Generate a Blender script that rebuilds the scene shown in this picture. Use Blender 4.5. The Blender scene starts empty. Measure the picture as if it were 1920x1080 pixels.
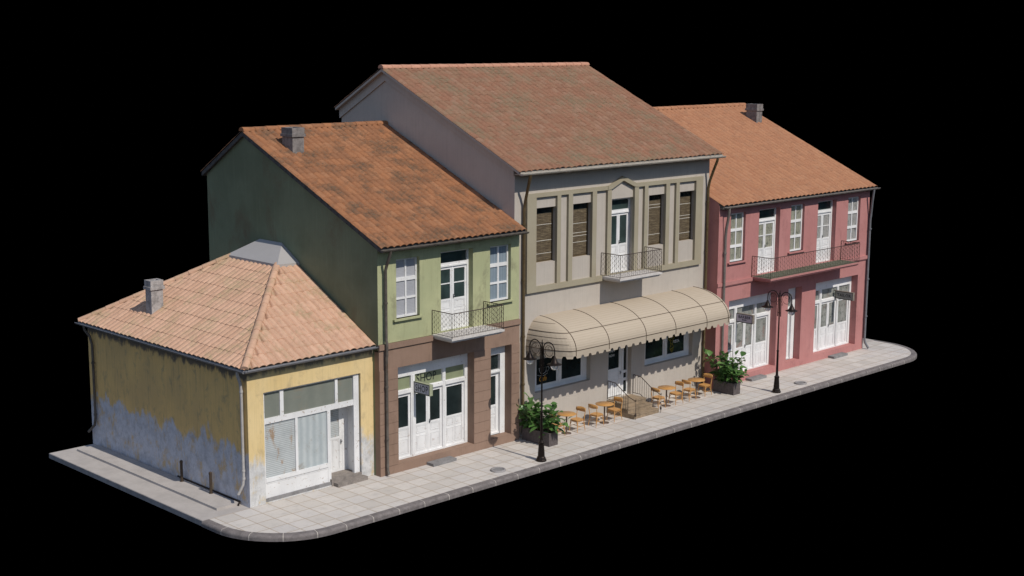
import bpy, math, random
from mathutils import Vector, Matrix
random.seed(7)
PI=math.pi; sin=math.sin; cos=math.cos
scene=bpy.context.scene
COL=scene.collection
# ------------------------------------------------------------------ nodes
class NT:
    def __init__(s,name):
        m=bpy.data.materials.new(name); m.use_nodes=True; s.m=m; s.t=m.node_tree; s.L=s.t.links
        s.b=s.t.nodes['Principled BSDF']; s.pos_=None
        s.b.inputs['Specular IOR Level'].default_value=.3
    def node(s,k,**kw):
        n=s.t.nodes.new(k)
        for a,v in kw.items(): setattr(n,a,v)
        return n
    def put(s,sock,v):
        if v is None: return
        if hasattr(v,'is_linked') or isinstance(v,bpy.types.NodeSocket): s.L.new(v,sock)
        else:
            if isinstance(v,(tuple,list)) and len(v)==3 and len(sock.default_value)==4: v=(*v,1)
            sock.default_value=v
    def pos(s):
        if s.pos_ is None: s.pos_=s.node('ShaderNodeNewGeometry').outputs['Position']
        return s.pos_
    def obj(s): return s.node('ShaderNodeTexCoord').outputs['Object']
    def uv(s): return s.node('ShaderNodeTexCoord').outputs['UV']
    def scl(s,v,k,off=(0,0,0)):
        n=s.node('ShaderNodeMapping'); s.put(n.inputs['Vector'],v); n.inputs['Scale'].default_value=k; n.inputs['Location'].default_value=off
        return n.outputs[0]
    def noise(s,v,sc,det=4,rough=.55,dist=0):
        n=s.node('ShaderNodeTexNoise'); s.put(n.inputs['Vector'],v); n.inputs['Scale'].default_value=sc; n.inputs['Detail'].default_value=det
        n.inputs['Roughness'].default_value=rough; n.inputs['Distortion'].default_value=dist
        return n.outputs['Fac']
    def white(s,v):
        n=s.node('ShaderNodeTexWhiteNoise'); s.put(n.inputs['Vector'],v); return n.outputs
    def math(s,op,a,b=0,c=None,clamp=False):
        n=s.node('ShaderNodeMath',operation=op,use_clamp=clamp); s.put(n.inputs[0],a); s.put(n.inputs[1],b)
        if c is not None: s.put(n.inputs[2],c)
        return n.outputs[0]
    def vmath(s,op,a,b=(0,0,0)):
        n=s.node('ShaderNodeVectorMath',operation=op); s.put(n.inputs[0],a); s.put(n.inputs[1],b); return n.outputs[0]
    def sep(s,v):
        n=s.node('ShaderNodeSeparateXYZ'); s.put(n.inputs[0],v); return n.outputs
    def comb(s,x,y,z):
        n=s.node('ShaderNodeCombineXYZ'); s.put(n.inputs[0],x); s.put(n.inputs[1],y); s.put(n.inputs[2],z); return n.outputs[0]
    def mix(s,f,a,b,mode='MIX'):
        n=s.node('ShaderNodeMix',data_type='RGBA',blend_type=mode); s.put(n.inputs[0],f); s.put(n.inputs[6],a); s.put(n.inputs[7],b); return n.outputs[2]
    def step(s,v,a,b):
        n=s.node('ShaderNodeMapRange',interpolation_type='SMOOTHSTEP'); s.put(n.inputs[0],v); n.inputs[1].default_value=a; n.inputs[2].default_value=b; return n.outputs[0]
    def ramp(s,f,st):
        n=s.node('ShaderNodeValToRGB'); s.put(n.inputs[0],f); e=n.color_ramp.elements
        while len(e)<len(st): e.new(.5)
        for i,(p,c) in enumerate(st): e[i].position=p; e[i].color=(*c,1)
        return n.outputs[0]
    def bump(s,h,k=.3,d=.02):
        n=s.node('ShaderNodeBump'); s.put(n.inputs['Height'],h); n.inputs['Strength'].default_value=k; n.inputs['Distance'].default_value=d
        s.L.new(n.outputs[0],s.b.inputs['Normal'])
    def out(s,c,rough=.8,spec=None,metal=0):
        s.put(s.b.inputs['Base Color'],c); s.put(s.b.inputs['Roughness'],rough); s.b.inputs['Metallic'].default_value=metal
        if spec is not None: s.b.inputs['Specular IOR Level'].default_value=spec
        return s.m
def sc3(c,k): return tuple(x*k for x in c)

def plaster(name,base,var=None,streak=(.05,.05,.05),sk=.25,low=None,top=None,bumpk=.25,pit=.0,mould=None,rib=0):
    n=NT(name); p=n.pos()
    big=n.noise(p,.55,5); med=n.noise(p,2.6,6,.65); fine=n.noise(p,40,3,.7)
    c=n.mix(n.step(big,.38,.66),base,var or sc3(base,.86))
    c=n.mix(n.math('MULTIPLY',n.step(med,.45,.75),.35),c,sc3(base,.8))
    c=n.mix(n.math('MULTIPLY',n.step(fine,.35,.75),.22),c,sc3(base,.78))
    st=n.noise(n.scl(p,(5,5,.28)),1.6,6,.7)
    c=n.mix(n.math('MULTIPLY',n.step(st,.52,.78),sk),c,streak)
    if mould:
        mc,amt,scl=mould
        mm=n.noise(n.scl(p,(1,1,.6)),scl,7,.7,.4)
        c=n.mix(n.math('MULTIPLY',n.step(mm,.5,.72),amt),c,mc)
    if rib:
        rb=n.noise(n.scl(p,(22,22,.35)),1.2,5,.6)
        c=n.mix(n.math('MULTIPLY',n.step(rb,.45,.7),rib),c,sc3(base,.62))
    z=n.sep(p)[2]
    if low:
        h,amp,col,soft=low
        w=n.noise(n.scl(p,(1.3,1.3,.55)),1.1,8,.62)
        w2=n.noise(n.scl(p,(3.5,3.5,1.4)),1.6,7,.75)
        e=n.math('ADD',n.math('MULTIPLY',n.math('SUBTRACT',w,.5),amp),n.math('MULTIPLY',n.math('SUBTRACT',w2,.5),amp*.3))
        t=n.math('SUBTRACT',n.math('ADD',h,e),z)
        lc=n.mix(n.step(med,.4,.7),col,sc3(col,.72))
        lc=n.mix(n.math('MULTIPLY',n.step(n.noise(n.scl(p,(3,3,1)),9,6,.75),.5,.68),.5),lc,sc3(col,.38))
        lc=n.mix(n.math('MULTIPLY',n.step(n.noise(n.scl(p,(1,1,.6)),2.3,7,.75),.50,.64),.75),lc,sc3(base,.72)); lc=n.mix(n.math('MULTIPLY',n.step(n.noise(n.scl(p,(4,4,.9)),2.2,6,.7),.54,.7),.5),lc,sc3(col,.4))
        c=n.mix(n.step(t,-soft,soft),c,lc)
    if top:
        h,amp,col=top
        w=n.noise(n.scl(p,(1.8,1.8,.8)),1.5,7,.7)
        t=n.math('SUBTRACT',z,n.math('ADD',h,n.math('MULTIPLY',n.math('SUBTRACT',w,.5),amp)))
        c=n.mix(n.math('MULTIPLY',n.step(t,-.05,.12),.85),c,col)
    n.bump(n.math('ADD',n.math('MULTIPLY',fine,.5),med),bumpk,.02)
    return n.out(c,.92,.15)

def tiles(name,cols,seed,lich=None,lamt=.5,lscale=.8,dirt=.35):
    n=NT(name); uvv=n.uv(); uv=n.sep(uvv)
    fu=n.math('FLOOR',uv[0]); fv=n.math('FLOOR',uv[1])
    w=n.white(n.comb(fu,fv,seed))
    c=n.ramp(w['Value'],[(i/(len(cols)-1),cc) for i,cc in enumerate(cols)])
    p=n.pos(); 
    fr=n.math('FRACT',uv[1])
    a=n.noise(p,1.1,6,.65); b=n.noise(p,7,6,.7); f=n.noise(p,30,3,.7)
    c=n.mix(n.math('MULTIPLY',n.step(a,.45,.7),dirt),c,sc3(cols[0],.62))
    c=n.mix(n.math('MULTIPLY',n.step(b,.48,.72),.5),c,sc3(cols[0],.55))
    c=n.mix(n.math('MULTIPLY',n.step(f,.5,.75),.35),c,sc3(cols[-1],1.15))
    sk=n.noise(n.scl(uvv,(3.0,.55,1)),1.7,6,.75)
    c=n.mix(n.math('MULTIPLY',n.step(sk,.46,.66),.38),c,sc3(cols[0],.62))
    sk2=n.noise(n.scl(uvv,(2.0,1.3,1),(7,3,0)),2.3,7,.8)
    c=n.mix(n.math('MULTIPLY',n.step(sk2,.52,.66),.3),c,sc3(cols[-1],1.25))
    if lich:
        l=n.noise(p,lscale,8,.72,.3); l2=n.noise(p,9,5,.8)
        m=n.math('MULTIPLY',n.step(l,.47,.62),n.step(l2,.36,.6))
        c=n.mix(n.math('MULTIPLY',m,lamt),c,lich)
    n.bump(n.math('ADD',b,n.math('MULTIPLY',f,.4)),.35,.02)
    return n.out(c,.88,.2)

def paint(name,base=(.78,.77,.75),chip=(.22,.14,.09),amt=.5,sc=5,stripe=None):
    n=NT(name); p=n.pos()
    a=n.noise(p,sc,8,.75,.5); b=n.noise(p,1.3,4); 
    c=n.mix(n.step(b,.35,.7),base,sc3(base,.88))
    c=n.mix(n.math('MULTIPLY',n.step(n.noise(n.scl(p,(6,6,.8)),3,5,.7),.5,.8),.25),c,sc3(base,.6))
    c=n.mix(n.math('MULTIPLY',n.step(a,.655-.13*amt,.70-.12*amt),.85),c,chip)
    n.bump(a,.12,.01)
    return n.out(c,.55,.3)

def simple(name,base,rough=.6,metal=0,var=.25,sc=8,spec=.3,rust=None,ramt=.5,bk=.15,world=True):
    n=NT(name); p=n.pos() if world else n.obj()
    a=n.noise(p,sc,6,.65); b=n.noise(p,sc*5,3,.6)
    c=n.mix(n.step(a,.35,.7),base,sc3(base,1-var))
    c=n.mix(n.math('MULTIPLY',n.step(b,.45,.75),.3),c,sc3(base,1-var*1.6 if var<.6 else .2))
    if rust: c=n.mix(n.math('MULTIPLY',n.step(n.noise(p,sc*.6,7,.75),.66-.2*ramt,.76-.2*ramt),.85),c,rust)
    n.bump(b,bk,.01)
    return n.out(c,rough,spec,metal)

M={}
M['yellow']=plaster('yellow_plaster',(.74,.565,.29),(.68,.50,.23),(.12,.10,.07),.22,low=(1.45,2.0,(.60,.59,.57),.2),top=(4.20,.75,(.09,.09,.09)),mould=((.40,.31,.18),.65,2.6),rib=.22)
M['green']=plaster('green_plaster',(.445,.45,.255),(.37,.385,.22),(.14,.13,.07),.3,mould=((.20,.19,.12),.75,1.7),rib=.2)
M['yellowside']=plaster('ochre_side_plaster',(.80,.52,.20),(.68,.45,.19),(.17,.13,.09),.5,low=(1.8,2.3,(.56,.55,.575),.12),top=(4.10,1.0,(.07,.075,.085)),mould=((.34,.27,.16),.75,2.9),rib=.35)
M['greenside']=plaster('grimy_green_plaster',(.19,.215,.135),(.15,.17,.105),(.27,.31,.20),.35,mould=((.15,.105,.065),.75,.42),rib=.15)  # darker dirty green of the side wall, with brown mould patches
M['brown']=plaster('brown_plaster',(.285,.19,.14),(.25,.165,.12),(.14,.10,.07),.25,mould=((.19,.125,.09),.65,1.5),rib=.12)
M['beige']=plaster('beige_plaster',(.475,.425,.365),(.45,.40,.345),(.25,.21,.17),.2,bumpk=.35,rib=.22)
M['trim']=plaster('olive_stone_trim',(.35,.31,.225),(.33,.285,.20),(.2,.16,.1),.2)
M['pink']=plaster('red_plaster',(.465,.213,.196),(.435,.19,.175),(.2,.10,.09),.25,mould=((.20,.09,.08),.3,2.6),rib=.12)
def gc(a,b,c_): return (a,b,c_)
M['tile_y']=tiles('pale_terracotta_tile',[(.53,.32,.21),(.56,.345,.23),(.59,.365,.245),(.61,.385,.26)],1,(.36,.28,.16),.75,.9,.25)
M['tile_g']=tiles('orange_terracotta_tile',[(.265,.123,.062),(.31,.138,.066),(.345,.15,.068),(.35,.168,.085)],2,(.12,.085,.055),.85,1.1,.65)
M['tile_b']=tiles('weathered_terracotta_tile',[(.25,.128,.078),(.28,.136,.082),(.27,.15,.09),(.30,.17,.11)],3,(.185,.155,.095),.8,.55,.2)
M['tile_p']=tiles('clean_terracotta_tile',[(.37,.17,.09),(.385,.18,.096),(.40,.19,.10),(.42,.205,.11)],4,(.20,.15,.11),.2,2.2,.12)
M['ridge_b']=tiles('ridge_terracotta',[(.46,.235,.155),(.50,.26,.17),(.54,.285,.19)],5,None)
M['white']=paint('white_paint',(.78,.77,.75),(.5,.46,.42),.25,9)
M['chip']=paint('chipped_white_paint',(.74,.73,.71),(.36,.28,.21),.55,8)
M['chip2']=paint('worn_white_paint',(.76,.75,.73),(.34,.25,.19),.45,11)
M['gut_g']=simple('grey_gutter_metal',(.22,.22,.23),.5,.3,.2,6)
M['gut_r']=simple('stained_gutter_metal',(.14,.12,.10),.6,.2,.35,5,rust=(.09,.045,.02),ramt=.4)
M['gut_p']=simple('taupe_gutter_metal',(.20,.175,.155),.6,.1,.3,6)
M['gut_b']=simple('bronze_pipe_metal',(.155,.11,.055),.5,.4,.3,5,rust=(.07,.045,.02),ramt=.5)
M['gut_w']=simple('pale_gutter_metal',(.42,.38,.32),.6,.1,.2,5,rust=(.16,.10,.05),ramt=.35)
M['pipe_w']=simple('rusty_white_pipe',(.5,.47,.44),.6,.1,.2,8,rust=(.30,.07,.03),ramt=.35)
M['iron']=simple('wrought_iron',(.085,.062,.05),.6,.5,.3,20,rust=(.14,.06,.03),ramt=.2,world=False)
M['lampiron']=simple('dark_lamp_iron',(.028,.020,.016),.45,.6,.3,15,rust=(.09,.035,.02),ramt=.15,world=False)
M['conc']=simple('grey_concrete',(.30,.28,.27),.9,0,.3,3,bk=.4)
M['kerbm']=simple('kerb_stone',(.205,.18,.17),.9,0,.35,4,bk=.5)
M['paving']=simple('smooth_concrete',(.44,.40,.365),.9,0,.15,1.2,bk=.2)
M['mortar']=simple('pale_mortar',(.55,.5,.44),.95,0,.2,6)
M['stepm']=simple('worn_step_stone',(.33,.245,.16),.9,0,.45,3,bk=.4)
M['ashlar']=simple('grey_step_stone',(.25,.24,.235),.9,0,.3,5,bk=.3)
M['stepg']=simple('brown_grey_step',(.27,.235,.205),.9,0,.35,5,bk=.3)
M['chim']=simple('chimney_render',(.42,.39,.37),.95,0,.45,5,bk=.5,rust=(.16,.14,.13),ramt=.35)
M['chimd']=simple('sooty_chimney_render',(.24,.215,.20),.95,0,.45,5,bk=.5,rust=(.09,.08,.08),ramt=.4)
M['capm']=simple('zinc_sheet',(.40,.38,.365),.55,.1,.06,.6,bk=.03)
M['verge']=simple('weathered_verge_mortar',(.10,.095,.09),.95,0,.5,6,bk=.5)
M['plantbox']=simple('dark_planter_wood',(.115,.095,.09),.8,0,.35,9,bk=.3,world=False)
M['soil']=simple('soil',(.04,.025,.015),1,0,.5,20,bk=.8)
M['black']=simple('dark_room',(.004,.005,.006),.9,0,.2)
M['slabgrn']=simple('balcony_floor_green',(.14,.15,.10),.9,0,.4,8,bk=.3)
M['slabw']=simple('balcony_floor_pale',(.62,.58,.54),.9,0,.2,8,bk=.3)
# wood (chairs)
def wood():
    n=NT('honey_wood'); p=n.obj(); a=n.noise(n.scl(p,(3,14,14)),2.2,5,.6)
    c=n.ramp(a,[(.3,(.42,.20,.06)),(.5,(.52,.27,.085)),(.7,(.60,.33,.12))]); return n.out(c,.4,.4)
M['wood']=wood()
# sidewalk tiles
def walk():
    n=NT('stone_paving'); p=n.pos(); s=n.sep(p); P=.66
    u=n.math('DIVIDE',n.math('ADD',s[0],.0),P); v=n.math('DIVIDE',s[1],P)
    fu=n.math('FLOOR',u); fv=n.math('FLOOR',v)
    w=n.white(n.comb(fu,fv,3.0))['Value']
    c=n.ramp(w,[(0,(.50,.458,.41)),(.4,(.56,.515,.465)),(.7,(.585,.54,.49)),(1,(.52,.485,.45))])
    a=n.noise(p,2.3,7,.7); b=n.noise(p,12,5,.7)
    c=n.mix(n.math('MULTIPLY',n.step(a,.48,.72),.5),c,(.40,.37,.34))
    c=n.mix(n.math('MULTIPLY',n.step(b,.5,.75),.4),c,(.40,.37,.33)); c=n.mix(n.math('MULTIPLY',n.step(n.noise(n.scl(p,(.6,2,1)),1.6,8,.75),.52,.7),.4),c,(.36,.33,.30))
    def edge(t,wid): 
        f=n.math('FRACT',t); return n.math('MINIMUM',f,n.math('SUBTRACT',1,f))
    eu=edge(u,0); ev=edge(v,0); e=n.math('MINIMUM',eu,ev)
    j=n.math('SUBTRACT',1,n.step(e,.008,.022))
    jw=n.math('SUBTRACT',1,n.step(n.math('ADD',e,n.math('MULTIPLY',n.noise(p,6,5,.7),.05)),.035,.075))
    c=n.mix(n.math('MULTIPLY',jw,.35),c,(.36,.27,.17))
    c=n.mix(n.math('MULTIPLY',j,.75),c,(.30,.215,.14))
    n.bump(n.math('SUBTRACT',n.math('MULTIPLY',b,.3),j),.4,.01)
    return n.out(c,.85,.2)
M['walk']=walk()
def glass_dark(name,base=(.012,.017,.017),rough=.12):
    n=NT(name); p=n.pos(); a=n.noise(p,1.2,3)
    c=n.mix(n.step(a,.3,.7),base,sc3(base,1.9)); return n.out(c,rough,.5)
M['glass']=glass_dark('dark_glass')
M['glassg']=glass_dark('teal_dark_glass',(.022,.034,.032),.1)
def curtain(name,base,dark,freq,axis=0,amp=.5,stain=None,rough=.35,coat=.3,amount=.5,lace=False):
    n=NT(name); p=n.pos(); s=n.sep(p)
    t=n.math('ADD',n.math('MULTIPLY',s[axis],freq),n.math('MULTIPLY',n.noise(p,2,3),2.0 if axis==0 else 0))
    w=n.math('ADD',n.math('MULTIPLY',n.math('SINE',t),.5),.5)
    c=n.mix(n.math('MULTIPLY',w,amp),base,dark)
    a=n.noise(p,1.7,6,.7)
    c=n.mix(n.math('MULTIPLY',n.step(a,.4,.75),.45),c,dark)
    if lace:
        l=n.noise(p,28,4,.8); l2=n.noise(p,4.5,6,.7)
        c=n.mix(n.math('MULTIPLY',n.step(l,.42,.62),.35),c,sc3(dark,.5)); c=n.mix(n.step(l2,.5,.68),c,sc3(dark,.7))
    if stain:
        m=n.noise(n.scl(p,(1.2,1,.8),(3.1,0,.6)),1.5,9,.78,.5)
        c=n.mix(n.math('MULTIPLY',n.step(m,.52,.64),amount),c,stain)
    n.b.inputs['Coat Weight'].default_value=coat; n.b.inputs['Coat Roughness'].default_value=.08
    return n.out(c,rough)
M['shutter']=curtain('ribbed_shutter_glass',(.52,.54,.53),(.22,.24,.24),2*PI/.062,2,.65,(.30,.19,.10),.6,.1,.9)
M['shutter2']=curtain('blue_curtain_glass',(.47,.50,.49),(.29,.33,.34),2*PI/.26,0,.55,(.24,.18,.12),.6,.1,.55)
M['transom']=curtain('reflection_tinted_green_glass',(.21,.22,.185),(.15,.165,.14),2*PI/.5,0,.3,(.26,.21,.15),.3,.4,.5)  # grey-green lightened to paint in the panes' reflection, plus brown stain patches
M['sheer']=curtain('sheer_grey_curtain',(.42,.42,.44),(.24,.25,.27),2*PI/.05,2,.5,None,.5,.3)
M['sheerb']=curtain('sheer_blue_curtain',(.24,.29,.33),(.15,.19,.22),2*PI/.12,0,.5,None,.5,.3)
M['lace']=curtain('lace_curtain',(.36,.35,.27),(.17,.18,.14),2*PI/.2,0,.4,None,.5,.3,lace=True)
M['lacew']=curtain('pale_lace_curtain',(.42,.41,.38),(.20,.20,.19),2*PI/.12,0,.5,None,.5,.3,lace=True)
M['frost']=curtain('frosted_door_glass',(.34,.34,.31),(.12,.14,.12),2*PI/.5,0,.3,(.25,.08,.06),.4,.4,.5,lace=True)
M['olive']=curtain('olive_transom_glass',(.25,.275,.165),(.19,.21,.125),2*PI/.6,0,.3,None,.4,.3)
def blind():
    n=NT('woven_wood_blind'); p=n.pos(); s=n.sep(p)
    a=n.noise(n.scl(p,(.9,1,9)),4,6,.75); v=n.math('ADD',n.math('MULTIPLY',n.math('SINE',n.math('MULTIPLY',s[0],2*PI/.09)),.5),.5)
    h=n.math('ADD',n.math('MULTIPLY',n.math('SINE',n.math('MULTIPLY',s[2],2*PI/.055)),.5),.5)
    c=n.ramp(a,[(.32,(.05,.035,.02)),(.5,(.13,.095,.055)),(.68,(.25,.20,.12))])
    c=n.mix(n.math('MULTIPLY',v,.25),c,(.06,.045,.03)); c=n.mix(n.math('MULTIPLY',h,.3),c,(.05,.04,.03))
    n.bump(h,.4,.01); return n.out(c,.7,.3)
M['blind']=blind()
M['slatw']=simple('pale_slat',(.62,.58,.5),.6,0,.1)
def awn():
    n=NT('cream_canvas'); uv=n.sep(n.uv()); p=n.pos()
    w=n.noise(p,1.5,3)
    t=n.math('ADD',n.math('MULTIPLY',uv[1],2*PI*19),n.math('MULTIPLY',n.noise(n.scl(p,(.5,1,1)),2.2,4),3.0))
    l=n.math('ADD',n.math('MULTIPLY',n.math('SINE',t),.5),.5); l=n.math('POWER',l,4)
    c=n.mix(n.math('MULTIPLY',l,.34),(.455,.38,.29),(.31,.25,.18))
    g=n.noise(n.scl(p,(.7,4,4)),3,6,.7)
    c=n.mix(n.math('MULTIPLY',n.step(g,.45,.75),.28),c,(.35,.28,.20))
    n.bump(g,.2,.01); return n.out(c,.85,.2)
M['awning']=awn()
M['seam']=simple('dark_seam_tape',(.07,.045,.025),.8)
M['text']=simple('black_lettering',(.015,.02,.02),.6)
M['textw']=simple('white_lettering',(.6,.62,.62),.6)
M['texto']=simple('orange_lettering',(.55,.26,.03),.6)
M['texty']=simple('yellow_line_drawing',(.35,.28,.03),.6)
M['signface']=simple('sign_face_grey',(.50,.50,.55),.6,0,.12,6)
M['signgreen']=simple('sign_green_edge',(.36,.38,.25),.7)
M['signdark']=simple('sign_dark_frame',(.10,.11,.09),.7)
M['signtan']=simple('sign_worn_edge',(.27,.22,.18),.8,0,.4,12)
M['signlilac']=simple('worn_lilac_sign_face',(.56,.50,.56),.7,0,.12,9,rust=(.10,.07,.07),ramt=.12)
M['signolive']=simple('worn_grey_sign_face',(.33,.33,.30),.7,0,.25,9,rust=(.10,.09,.08),ramt=.3)
def gl():
    n=NT('lamp_globe_glass'); n.b.inputs['Transmission Weight'].default_value=.55; n.b.inputs['IOR'].default_value=1.3
    return n.out((.75,.80,.85),.12,.6)
M['globe']=gl()
def leafm():
    n=NT('leaf_green'); uv=n.sep(n.uv())
    c=n.ramp(uv[0],[(0,(.05,.12,.03)),(.5,(.10,.21,.055)),(.85,(.15,.28,.08)),(1,(.20,.33,.11))])
    n.b.inputs['Subsurface Weight'].default_value=0
    t=n.node('ShaderNodeBsdfTranslucent'); n.L.new(c,t.inputs[0])
    mx=n.node('ShaderNodeMixShader'); mx.inputs[0].default_value=.3
    o=n.t.nodes['Material Output']; n.L.new(n.b.outputs[0],mx.inputs[1]); n.L.new(t.outputs[0],mx.inputs[2]); n.L.new(mx.outputs[0],o.inputs[0])
    return n.out(c,.35,.5)
M['leaf']=leafm()
M['stem']=simple('plant_stem',(.20,.12,.09),.8)

# ------------------------------------------------------------------ mesh builder
class MB:
    def __init__(s): s.v=[]; s.f=[]; s.mi=[]; s.uv=[]; s.sm=[]
    def face(s,pts,mi=0,uv=None,sm=False):
        i=len(s.v); s.v+= [tuple(p) for p in pts]; s.f.append(list(range(i,i+len(pts)))); s.mi.append(mi); s.uv.append(uv or [(0,0)]*len(pts)); s.sm.append(sm); return s
    def idx(s,vs,fs,mi=0,sm=False,uvs=None):
        i=len(s.v); s.v+=[tuple(p) for p in vs]
        for k,f in enumerate(fs): s.f.append([i+a for a in f]); s.mi.append(mi); s.uv.append(uvs[k] if uvs else [(0,0)]*len(f)); s.sm.append(sm)
        return s
    def box(s,x0,x1,y0,y1,z0,z1,mi=0,bev=0):
        if x0>x1:x0,x1=x1,x0
        if y0>y1:y0,y1=y1,y0
        if z0>z1:z0,z1=z1,z0
        v=[(x,y,z) for x in(x0,x1) for y in(y0,y1) for z in(z0,z1)]
        return s.idx(v,[(0,1,3,2),(4,6,7,5),(0,4,5,1),(2,3,7,6),(0,2,6,4),(1,5,7,3)],mi)
    def hexa(s,p,mi=0): # 8 pts bottom 4 then top 4
        return s.idx(p,[(3,2,1,0),(4,5,6,7),(0,1,5,4),(1,2,6,5),(2,3,7,6),(3,0,4,7)],mi)
    def tube(s,path,r,n=8,mi=0,cap=True,sm=True):
        P=[Vector(p) for p in path]; R=r if isinstance(r,(list,tuple)) else [r]*len(P)
        vs=[];fs=[]; up=None
        for i,p in enumerate(P):
            d=(P[min(i+1,len(P)-1)]-P[max(i-1,0)]).normalized()
            if up is None: up=Vector((0,0,1)) if abs(d.z)<.9 else Vector((1,0,0))
            a=d.cross(up); 
            if a.length<1e-4: a=d.cross(Vector((0,1,0)))
            a.normalize(); b=a.cross(d).normalized(); up=b
            for k in range(n):
                t=2*PI*k/n; vs.append(p+(a*cos(t)+b*sin(t))*R[i])
        for i in range(len(P)-1):
            for k in range(n):
                k2=(k+1)%n; fs.append((i*n+k,i*n+k2,(i+1)*n+k2,(i+1)*n+k))
        s.idx(vs,fs,mi,sm)
        if cap:
            s.idx(vs[:n],[tuple(range(n))],mi); s.idx(vs[-n:],[tuple(range(n-1,-1,-1))],mi)
        return s
    def bar(s,a,b,w,mi=0): return s.tube([a,b],w/2*1.2,4,mi,sm=False)
    def lathe(s,cx,cy,prof,n=16,mi=0,sm=True):
        vs=[];fs=[]
        for r,z in prof:
            for k in range(n): t=2*PI*(k+.5)/n; vs.append((cx+r*cos(t),cy+r*sin(t),z))
        for i in range(len(prof)-1):
            for k in range(n): k2=(k+1)%n; fs.append((i*n+k,i*n+k2,(i+1)*n+k2,(i+1)*n+k))
        return s.idx(vs,fs,mi,sm)
    def build(s,name,mats,parent=None,smooth=None):
        me=bpy.data.meshes.new(name)
        off=Vector(parent['_w']) if parent is not None and '_w' in parent else Vector((0,0,0))
        me.from_pydata([Vector(v)-off for v in s.v],[],s.f)
        for m in (mats if isinstance(mats,list) else [mats]): me.materials.append(m)
        ul=me.uv_layers.new(name='UVMap'); li=0
        dat=[0.0]*(2*len(me.loops))
        for pi,f in enumerate(s.f):
            for k in range(len(f)):
                dat[2*li]=s.uv[pi][k][0]; dat[2*li+1]=s.uv[pi][k][1]; li+=1
        ul.data.foreach_set('uv',dat)
        me.polygons.foreach_set('material_index',s.mi); me.polygons.foreach_set('use_smooth',s.sm)
        me.update()
        o=bpy.data.objects.new(name,me); COL.objects.link(o)
        if parent is not None:
            o.parent=parent; o['_w']=tuple(off)
        return o
def tag(o,label=None,cat=None,group=None,kind=None):
    if label:o['label']=label
    if cat:o['category']=cat
    if group:o['group']=group
    if kind:o['kind']=kind
    return o
def thing(name,loc,label,cat,group=None):
    o=bpy.data.objects.new(name,None); o.empty_display_size=.2; COL.objects.link(o); o.location=loc; o['_w']=tuple(loc)
    return tag(o,label,cat,group)
def copy_tree(o,parent=None):
    c=o.copy(); COL.objects.link(c)
    if parent is not None: c.parent=parent
    for ch in list(o.children): copy_tree(ch,c)
    return c
def text_mb(body,size,fn,mb,mi=0,font_sp=1.0,sx=1.0,bold=0):
    """adds flat lettering; fn maps (u,v) to 3d"""
    cu=bpy.data.curves.new('t','FONT'); cu.body=body; cu.size=size; cu.space_character=font_sp; cu.align_x='CENTER'; cu.align_y='CENTER'; cu.resolution_u=3; cu.offset=bold
    ob=bpy.data.objects.new('t',cu); COL.objects.link(ob)
    dg=bpy.context.evaluated_depsgraph_get(); me=bpy.data.meshes.new_from_object(ob.evaluated_get(dg))
    mb.idx([fn(v.co.x*sx,v.co.y) for v in me.vertices],[tuple(p.vertices) for p in me.polygons],mi)
    bpy.data.objects.remove(ob); bpy.data.meshes.remove(me); bpy.data.curves.remove(cu)

# ------------------------------------------------------------------ building pieces
def wall_front(mb,x0,x1,z0,z1,y,ops,dep,mi=0):
    xs=sorted(set([x0,x1]+[a for o in ops for a in o[:2]])); zs=sorted(set([z0,z1]+[a for o in ops for a in o[2:4]]))
    for i in range(len(xs)-1):
        for j in range(len(zs)-1):
            cx=(xs[i]+xs[i+1])/2; cz=(zs[j]+zs[j+1])/2
            if any(o[0]<cx<o[1] and o[2]<cz<o[3] for o in ops): continue
            mb.face([(xs[i],y,zs[j]),(xs[i+1],y,zs[j]),(xs[i+1],y,zs[j+1]),(xs[i],y,zs[j+1])],mi)
    for o in ops:
        a,b,c,d=o[:4]; D=o[4] if len(o)>4 else dep; q=y+D
        mb.face([(a,y,c),(a,q,c),(b,q,c),(b,y,c)],mi); mb.face([(a,y,d),(b,y,d),(b,q,d),(a,q,d)],mi)
        mb.face([(a,y,c),(a,y,d),(a,q,d),(a,q,c)],mi); mb.face([(b,y,c),(b,q,c),(b,q,d),(b,y,d)],mi)
def shell(mb,x0,x1,yf,yb,zf,ridge,zb,mi=0):
    ry,rz=ridge
    for x in (x0,x1): mb.face([(x,yf,0),(x,yf,zf),(x,ry,rz),(x,yb,zb),(x,yb,0)],mi)
    mb.face([(x0,yb,0),(x0,yb,zb),(x1,yb,zb),(x1,yb,0)],mi)

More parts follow.
